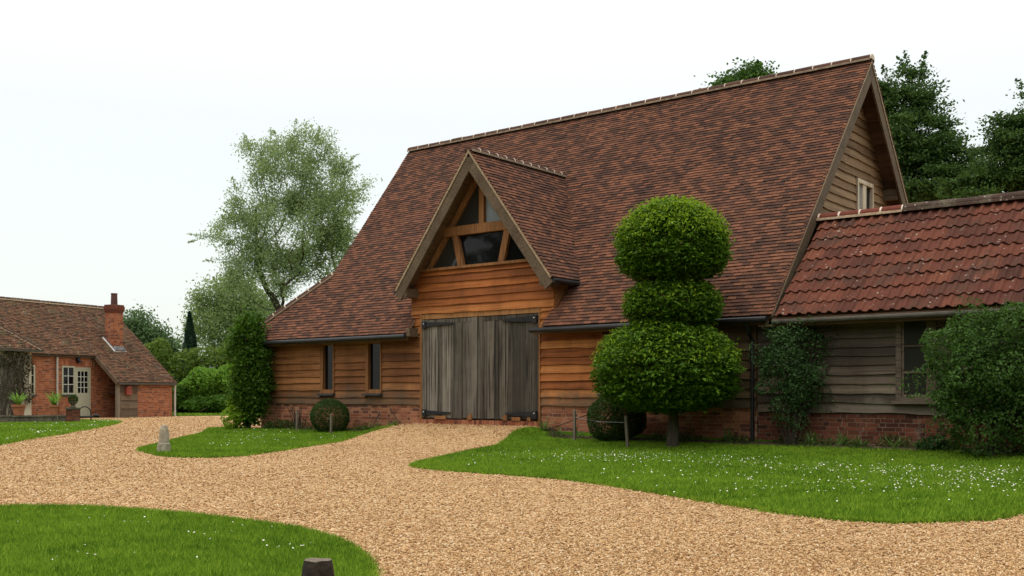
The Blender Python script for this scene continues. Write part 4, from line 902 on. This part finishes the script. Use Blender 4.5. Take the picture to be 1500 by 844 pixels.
# shrub trained on the annex wall
sp = sdp(6.0, -.5)
bush('climbing_shrub', 'loose leafy shrub climbing the dark boarded wall beside the downpipe', 'shrub', sp, [(-.05, 0, 1.9, .5, .25, .35), (.0, 0, 1.35, .58, .28, .5), (.05, 0, .8, .42, .25, .4), (.5, 0, 2.0, .28, .2, .25), (-.42, 0, 1.65, .25, .2, .35), (.35, 0, 1.1, .3, .25, .4), (.95, .05, 1.95, .12, .1, .12)], 11000, .045, 'l_shrub', .6, .3, .5, 16, lumpf=3.6)
bs = sdp(9.55, -1.15)
bush('large_shrub', 'large spreading green shrub hiding the right end of the outbuilding wall', 'shrub', bs, [(0, 0, 1.35, .95, .7, .8), (.1, 0, .7, .85, .6, .65), (-.45, 0, 1.75, .45, .4, .4), (.2, 0, 1.95, .6, .5, .42), (-.75, 0, 1.15, .35, .35, .45), (1.1, 0, 1.2, .7, .6, .9), (.9, -.1, .35, .4, .4, .35)], 42000, .05, 'l_big', .6, .45, .55, 14, lumpf=3.0)

# strappy plants along the plinths, each clump a thing
def strap(name, label, pos, n, h, mat='l_strap', group=None, cat='plant', spread=1.0):
    V = []
    for i in range(n):
        a = random.uniform(0, 6.28); L = h * random.uniform(.6, 1.2); o = np.array([math.cos(a), math.sin(a), 0]); s = np.array([-o[1], o[0], 0]) * .011 * (1 + h); p = np.array([random.uniform(-.06, .06), random.uniform(-.04, .04), 0]); k = random.uniform(.3, 1.1) * spread
        pts = [p + o * k * L * t + np.array([0, 0, L * (1.15 * t - .75 * k * t * t)]) for t in (0, .35, .7, 1)]
        for j in range(3): w0, w1 = (1, .85, .6, .08)[j], (1, .85, .6, .08)[j + 1]; V += [pts[j] - s * w0, pts[j] + s * w0, pts[j + 1] + s * w1, pts[j + 1] - s * w1]
    o = fast_mesh(name, np.array(V), 4, M[mat]); o.location = pos; tag(o, label, cat, group); return o
SG = 'strappy plants along the foot of the walls'
places = [(-5.1, 'strappy plant just right of the small clipped bush'), (-4.75, 'strappy plant below the slit window nearer the doors'), (-4.2, 'strappy plant at the gravel edge left of the doors'), (.35, 'strappy clump at the right foot of the grey doors'), (.75, 'strappy clump under the leaning cane right of the doors'), (1.2, 'strappy clump beside the wired stake right of the doors'), (6.35, 'strappy plant at the foot of the climbing shrub'), (6.9, 'strappy plant under the middle of the dark boarded wall'), (7.25, 'tallest strappy clump against the dark brick plinth'), (7.8, 'strappy plant below the left edge of the outbuilding window'), (8.3, 'strappy plant below the right edge of the outbuilding window'), (8.75, 'strappy plant beside the large spreading shrub'), (3.2, 'strappy plant left of the topiary trunk'), (4.7, 'strappy plant right of the topiary trunk')]
for s_, lb in places: strap('strappy_plant', lb, sdp(s_, -.32 if s_ < 5 else -.4), 26, random.uniform(.28, .42), group=SG)
bush('low_plant', 'low leafy weeds at the barn plinth beside the columnar tree', 'plant', sdp(-8.3, -.35), [(0, 0, .12, .5, .2, .16)], 900, .05, 'l_box', .6, .3, .1, 0)
bush('low_plant', 'low round-leaved plant at the foot of the dark brick plinth', 'plant', sdp(8.55, -.45), [(0, 0, .12, .35, .2, .14)], 600, .06, 'l_shrub', .8, .3, .1, 0)
# scruffy weeds and litter at the foot of the walls
n = 16000; s_ = rng.choice([0, 1], n, p=[.34, .66]); s_ = np.where(s_ == 0, rng.uniform(-9.4, -3.9, n), rng.uniform(.25, 12.5, n)); d_ = -.04 - .62 * rng.random(n) ** 1.2
q = np.array([noise.noise((a * 1.5, b * 2, 2)) + .6 * noise.noise((a * 5, b * 5, 7)) for a, b in zip(s_, d_)]); k = q > .02; s_, d_, q = s_[k], d_[k], q[k]; h_ = rng.random(len(s_)) * np.clip(q, 0, .5) * .55 * (1 - .6 * (-d_))
pw_ = P0[None] + s_[:, None] * U + d_[:, None] * N; c = np.c_[pw_, gz(pw_[:, 0], pw_[:, 1]) + LIFT + .02 + h_]
tag(fast_mesh('weeds', leafquads(c, .055, .4, None, .3, 0, -.3), 4, M['l_weed']), 'scruffy low weeds and leaf litter along the foot of the walls', 'weeds', kind='stuff')
# bare canes leaning on the plinth
def cane(label, s0, s1, z1, d0=-.35): 
    a = sdp(s0, d0); e = np.array(wp(s1, -.05, z1)) - np.array(a); b = MB(); b.tube([(0, 0, 0), e * .5 + np.array([0, 0, -.015]), e], .011, 6); o = b.build('cane', M['bark_dark']); o.location = a; tag(o, label, 'cane', 'bare canes leaning on the plinth')
cane('thin bare cane leaning on the plinth left of the doors', -3.85, -4.55, .68); cane('long thin cane leaning on the plinth right of the doors', .35, 1.5, .68); cane('short upright cane by the plinth below the slit windows', -4.95, -4.9, .62)
b = MB()
for i in range(16): 
    x = random.uniform(-.25, .25); b.tube([(x * .4, 0, 0), (x * .8, random.uniform(-.05, .05), .35), (x * 1.3, random.uniform(-.05, .05), random.uniform(.5, .72))], [.012, .008, .004], 5)
o = b.build('bare_shrub', M['bark_dark']); o.location = sdp(-7.6, -.35); tag(o, 'leafless brown twiggy shrub against the plinth left of the small clipped bush', 'shrub')
# stakes and the wire between two of them
def stake(label, pos, h, tilt=0, w=.05):
    b = MB(); b.box(-w / 2, w / 2, -w / 2, w / 2, -.1, h * .97); b.add([(-w / 2, -w / 2, h * .97), (w / 2, -w / 2, h * .97), (w / 2, w / 2, h * .97), (-w / 2, w / 2, h * .97), (0.004, 0, h)], [(0, 1, 4), (1, 2, 4), (2, 3, 4), (3, 0, 4)]); o = b.build('stake', M['stake']); o.location = pos; o.rotation_euler = (0, R(tilt), BA); tag(o, label, 'stake', 'wooden stakes on the lawns')
stake('slim wooden stake standing in front of the small clipped bush', sdp(-5.3, -1.3), .52, 0, .04); stake('slim wooden stake left of the small clipped bush', sdp(-7.15, -.8), .58, 1, .04)
p1, p2 = sdp(1.6, -.95), sdp(3.3, -1.65); stake('wooden stake right of the doors, left end of the wire', p1, .66, 0); stake('leaning wooden stake left of the topiary trunk, right end of the wire', p2, .62, -4)
b = MB(); e = np.array(p2) - np.array(p1); b.tube([(0, 0, .5), e * .5 + np.array([0, 0, .45]), e + np.array([0, 0, .48])], .005, 5); o = b.build('wire', M['lead']); o.location = p1; tag(o, 'thin wire strung between the two stakes right of the doors', 'wire')

# ------------------------------------------------------------------ bollards
def rough_post(name, label, pos, prof, mat, k=14, sq=.0, j=.004, top_mat=None):
    b = MB(); V = []; n = len(prof)
    for r_, z in prof:
        for i in range(k):
            t = 2 * math.pi * i / k; q = 1 - sq * (abs(math.sin(2 * t)) * -.18 + .09); V.append((r_ * math.cos(t) * q + random.uniform(-j, j), r_ * math.sin(t) * q + random.uniform(-j, j), z + random.uniform(-j, j)))
    F = [(i * k + a, i * k + (a + 1) % k, (i + 1) * k + (a + 1) % k, (i + 1) * k + a) for i in range(n - 1) for a in range(k)]; b.add(V, F, 0); b.add(V[-k:], [tuple(range(k))], 1 if top_mat else 0)
    o = b.build(name, [mat, top_mat] if top_mat else mat); o.location = pos; tag(o, label, 'bollard'); return o
st = rough_post('stone_bollard', 'pale tapered stone bollard at the tip of the left lawn', (-6.18, 18.45, .0), [(.115, -.05), (.112, .06), (.105, .16), (.088, .18), (.082, .3), (.07, .42), (.045, .485), (.02, .50)], M['stone'], sq=1, j=.008)
dk = rough_post('wooden_bollard', 'dark rough post with a flat pale top in the nearest lawn', (-.862, 4.62, 0), [(.088, -.05), (.083, .1), (.076, .22), (.068, .285), (.060, .312)], plain('dark_stone', (.028, .021, .015), .95, .5, 40), 20, 0, .003, plain('worn_top', (.15, .12, .085), .95, .6, 60))

# ------------------------------------------------------------------ things by the cottage
tw = empty('terrace_wall', (-17.1, 35.6, 0), 0, 'low mossy stone terrace wall with an end pier in front of the cottage', 'wall')
a_, e_ = np.array([-22.2, 35.0]), np.array([-15.75, 37.8]); dd = e_ - a_; LL = np.linalg.norm(dd); ang = math.atan2(dd[1], dd[0]); mw = Matrix.Translation((a_[0] + 17.1, a_[1] - 35.6, 0)) @ Matrix.Rotation(ang, 4, 'Z')
b = MB(); x = 0
while x < LL - .45: w = random.uniform(.3, .55); b.box(x, min(x + w - .008, LL - .4), -.16 + random.uniform(-.012, .012), .16, -.06, .22 + random.uniform(-.01, .01)); x += w
b.build('body', M['stone_moss'], tw, mw=mw)
b = MB(); x = 0
while x < LL - .45: w = random.uniform(.4, .7); b.box(x, min(x + w - .01, LL - .4), -.20, .20, .232, .28 + random.uniform(-.006, .006)); x += w
b.build('coping', M['stone_moss'], tw, mw=mw)
b = MB(); bricks(b, -.24, .24, -.05, .5, y=-.22); b.box(-.24, .24, -.219, .24, -.05, .5, 0); b.box(-.27, .27, -.25, .27, .505, .545, 1); b.build('pier', [M['brick_annex'], M['stone_moss']], tw, mw=mw @ Matrix.Translation((LL - .2, 0, 0)))
def on_wall(t, y=0, z=.285): v = Vector((a_[0], a_[1], 0)) + Vector((math.cos(ang) * t - math.sin(ang) * y, math.sin(ang) * t + math.cos(ang) * y, z)); return tuple(v)
def pot(label, pos, r_=.23, h=.38):
    root = empty('potted_plant', pos, 0, label, 'potted plant', 'terracotta pots on the terrace wall'); b = MB(); b.lathe([(r_ * .70, 0), (r_ * .92, h * .78), (r_ * 1.06, h * .80), (r_ * 1.08, h), (r_ * .95, h), (r_ * .9, h * .9)], 18); b.build('pot', M['terracotta'], root)
    o = strap('leaves', None, (0, 0, h * .9), 70, .62, 'l_pot', None, None, .9); o.parent = root; return root
pot('larger terracotta pot of strap leaves on the left of the terrace wall', on_wall(5.05)); pot('smaller terracotta pot of strap leaves nearer the end pier', on_wall(6.22), .2, .36)
br = empty('stone_urn', on_wall(LL - .2, 0, .55), 0, 'dark round ball bush in a small urn on the terrace pier', 'urn'); b = MB(); b.lathe([(.10, 0), (.12, .03), (.05, .07), (.16, .2), (.17, .23), (.13, .23)], 14); b.build('urn', M['stone_moss'], br); fast_mesh('foliage', leafquads(np.array([(0, 0, .3)]) + blobpts([(0, 0, 0, .17, .17, .15)], 1500, .8)[0], .04, .6), 4, M['l_box'], br)
b = MB(); pts = [(.30 * math.cos(t), 0, .42 + .34 * math.sin(t)) for t in np.linspace(0, math.pi, 12)]; b.tube([(.30, 0, 0)] + pts + [(-.3, 0, .28)], .03, 7); b.tube([(-.35, 0, .24), (.72, .0, .24)], .05, 7); b.tube([(.45, -.05, .24), (.45, -.05, .32), (.7, -.05, .3)], .06, 7)
o = b.build('garden_pump', M['iron']); o.scale = (.72,) * 3; o.location = (-15.75, 38.3, .03); o.rotation_euler = (0, 0, .2); tag(o, 'black iron pump with a hooped handle in front of the cottage door', 'pump')
b = MB(); b.box(-.15, .15, -.12, 0, 0, .32); b.prism([(-.18, .32), (.18, .32), (.0, .39)], -.15, 0); o = b.build('post_box', M['red_paint']); o.location = cw(.52, -.05, 1.0); o.rotation_euler = (0, 0, CA); tag(o, 'faded red box fixed to the grey boards of the cottage outshot', 'box')
# climber on the wing wall: brown stems and sparse leaves
root = empty('climbing_plant', cw(-5.2, .42, 0), CA, 'brown straggly climber covering the cottage wing wall', 'climber'); b = MB()
for i in range(60):
    x = random.uniform(-2.6, 1.2); p = [(x * .6, 0, 0)]; 
    for k in range(6): p.append((p[-1][0] + random.uniform(-.22, .25), random.uniform(-.06, .03), p[-1][2] + random.uniform(.3, .6)))
    p = [q for q in p if q[2] < 2.75]
    if len(p) > 1: b.tube(p, [.02] * len(p), 4, 0, False)
b.build('stems', M['bark'], root); c = np.c_[rng.uniform(-2.8, 1.25, 6000), rng.normal(-.05, .05, 6000), rng.uniform(.05, 2.75, 6000)]
dens = np.array([noise.noise((q[0] * 1.1, q[2] * 1.1, 5)) for q in c]) - .12 + .35 * (c[:, 0] > .35) + .25 * (c[:, 2] > 2.1) - .1; fast_mesh('foliage', leafquads(c[dens > 0], .09, .6), 4, M['l_climb'], root)

# ------------------------------------------------------------------ trees and hedges behind
def px(x, y, Yd): return ((x - 750) / 1522 * Yd, 1.05 + (577 - y) / 1522 * Yd)   # plan of the distant planting: bearing and height at a known distance
def far(Yd, bx, spec):
    x0 = px(bx, 0, Yd)[0]; out = []
    for (x, y, rx, ry) in spec: X_, Z_ = px(x, y, Yd); out.append((X_ - x0, 0, Z_, rx * Yd / 1522, max(rx, ry) * .8 * Yd / 1522, ry * Yd / 1522))
    return (x0, Yd, -.06), out
bw, bl = far(62, 408, [(420, 260, 55, 60), (470, 270, 55, 55), (378, 222, 30, 26), (455, 208, 34, 20), (400, 205, 16, 12), (495, 232, 22, 16), (530, 268, 10, 14), (345, 318, 18, 10), (430, 340, 75, 55), (350, 345, 45, 30), (318, 328, 24, 12), (500, 310, 35, 55), (390, 400, 60, 40), (365, 300, 25, 35), (475, 370, 50, 50), (350, 390, 30, 35)])
tree('willow_tree', 'tall airy grey green willow rising behind the left end of the barn', 'tree', bw, bl, 5.2, .34, 450, 140, .17, 'l_will', 'bark_dark', (.30, .30, .27), .36, None, .3, .8, .2, .006, lean=(.6, 0), sprigs=90, sl=1.25)
bw, bl = far(78, 335, [(330, 435, 42, 32), (300, 450, 25, 28), (355, 450, 35, 40), (325, 480, 55, 40), (380, 470, 30, 40)])
tree('pale_tree', 'pale green rounded tree lower than the willow and left of it', 'tree', bw, bl, 3.5, .3, 330, 80, .22, 'l_pale', 'bark_dark', (.4, .4, .4), .45, None, .4, .5, .2)
bw, bl = far(105, 195, [(195, 490, 32, 34), (225, 500, 26, 28), (170, 495, 30, 30), (245, 515, 18, 20), (205, 520, 50, 30)])
tree('round_tree', 'rounded haze tinted green tree behind the cottage chimney', 'tree', bw, bl, 4, .4, 260, 120, .3, 'l_far', 'bark_dark', (.55, .55, .5), .6)
for (x, h0, w, Y_, lb) in ((278, 456, 20, 64, 'dark pointed conifer behind the bright shrubs'), (284, 490, 15, 60, 'shorter dark conifer just in front of the pointed one')):
    X_, Zt = px(x, h0, Y_); root = empty('conifer', (X_, Y_, -.06), 0, lb, 'conifer', 'dark conifers behind the shrubs'); n = 9000; z = rng.random(n) ** .8; wr = w * Y_ / 1522
    a = rng.uniform(0, 6.28, n); rr = wr * (1 - z) ** .75 * (1 - .45 * rng.random(n) ** 2) * (1 + .12 * np.sin(a * 5 + z * 25)); c = np.c_[np.cos(a) * rr, np.sin(a) * rr, z * Zt]
    fast_mesh('crown', leafquads(c, .2, .4, np.c_[np.cos(a), np.sin(a), np.full(n, 1.0)], .2, .6), 4, M['l_conif'], root); b = MB(); b.tube([(0, 0, -.05), (0, 0, Zt * .9)], [.14, .02], 7); b.build('trunk', M['bark_dark'], root)
HG = 'shrubs and hedges between the cottage and the barn'
for nm, Y_, bx, spec, n, lf, mt, lb in (
    ('hedge_bush', 57, 240, [(232, 530, 30, 32), (262, 540, 28, 30), (240, 575, 40, 35), (215, 520, 22, 22)], 9000, .2, 'l_hedge', 'olive green hedge bush just right of the cottage roof'),
    ('hedge_bush', 58, 315, [(310, 525, 38, 22), (345, 520, 30, 26), (320, 550, 45, 35), (365, 545, 30, 40)], 9000, .2, 'l_hedge', 'mid green hedge bush behind the bright feathery shrub'),
    ('feathery_shrub', 54, 310, [(305, 560, 34, 24), (335, 555, 22, 24), (280, 575, 24, 26), (320, 585, 30, 20), (345, 570, 20, 30)], 8000, .24, 'l_fern', 'bright green feathery shrub beside the columnar tree'),
    ('dark_shrub', 53, 285, [(285, 592, 30, 14), (325, 592, 36, 15), (262, 585, 14, 24)], 7000, .2, 'l_col', 'dark low shrub under the bright feathery shrub'),
    ('hedge_bush', 60, 390, [(390, 540, 40, 50), (430, 545, 40, 50)], 6000, .22, 'l_hedge', 'hedge bush hidden partly by the columnar tree')):
    bw, bl = far(Y_, bx, spec); bl = [(q[0], q[1], q[2], q[3], min(q[4], 1.3), q[5]) for q in bl]; bush(nm, lb, 'shrub', bw, bl, n, lf, mt, .5, .7, .5, 8, HG, lumpf=.9, sr=.05)
TG = 'dark trees behind the outbuilding'
bw, bl = far(42, 1330, [(1300, 130, 16, 26), (1318, 140, 32, 40), (1350, 130, 16, 30), (1340, 205, 55, 45), (1385, 235, 45, 35), (1350, 270, 80, 45), (1420, 275, 45, 35), (1300, 200, 30, 60), (1400, 190, 20, 10), (1372, 158, 14, 7), (1388, 210, 22, 7), (1415, 245, 24, 8), (1336, 112, 8, 16), (1362, 118, 12, 8)])
tree('dark_tree', 'dense dark green tree behind the barn gable', 'tree', bw, bl, 6, .26, 330, 190, .135, 'l_dark', 'bark_dark', (.30, .30, .085), .6, TG, .4, .2, .9, sprigs=150, sl=.95)
bw, bl = far(38, 1510, [(1490, 195, 40, 30), (1520, 160, 40, 40), (1480, 240, 50, 35), (1450, 275, 50, 30), (1530, 230, 60, 60), (1455, 215, 18, 8), (1442, 196, 12, 5), (1470, 172, 14, 8)])
tree('dark_tree', 'dark spreading tree at the right edge beyond the outbuilding ridge', 'tree', bw, bl, 5, .26, 270, 180, .125, 'l_dark', 'bark_dark', (.28, .28, .08), .6, TG, .4, .2, .9, sprigs=150, sl=.95)
bw, bl = far(50, 1085, [(1088, 128, 34, 20), (1098, 113, 20, 14), (1068, 138, 30, 16), (1090, 170, 45, 35)])
tree('green_tree', 'leafy tree top showing above the barn ridge', 'tree', bw, bl, 9, .3, 260, 110, .17, 'l_big', 'bark_dark', (.4, .4, .2), .6, None, .4, .2, .7, sprigs=50, sl=.6)

# woodland outside the view, added to dim the low sky and darken the window panes
n = 34000; a = rng.uniform(R(132), R(355), n); rr = 30 + rng.normal(0, 1.6, n); hh = 11 + 3 * np.array([noise.noise((q * 6, 0, 0)) for q in a]) + 1.5 * np.array([noise.noise((q * 25, 0, 4)) for q in a])
c = np.c_[np.cos(a) * rr, np.sin(a) * rr - 4, rng.random(n) * hh]
tag(fast_mesh('added_woodland', leafquads(c, 1.1, .6), 4, M['l_dark']), 'unseen belt of trees behind the viewpoint, added to dim the low sky', 'added_woodland', kind='stuff')
n = 16000; q = rng.random(n); c = np.c_[13.5 + 3 * q + rng.normal(0, 1.2, n), -14 + 27 * q + rng.normal(0, .6, n), rng.random(n) * (9.5 + 2.5 * np.sin(q * 19))]  # unseen trees added on the right to shade the outbuilding front
tag(fast_mesh('added_woodland', leafquads(c, .8, .6), 4, M['l_dark']), 'unseen belt of trees on the right, added to shade the outbuilding', 'added_woodland', kind='stuff')
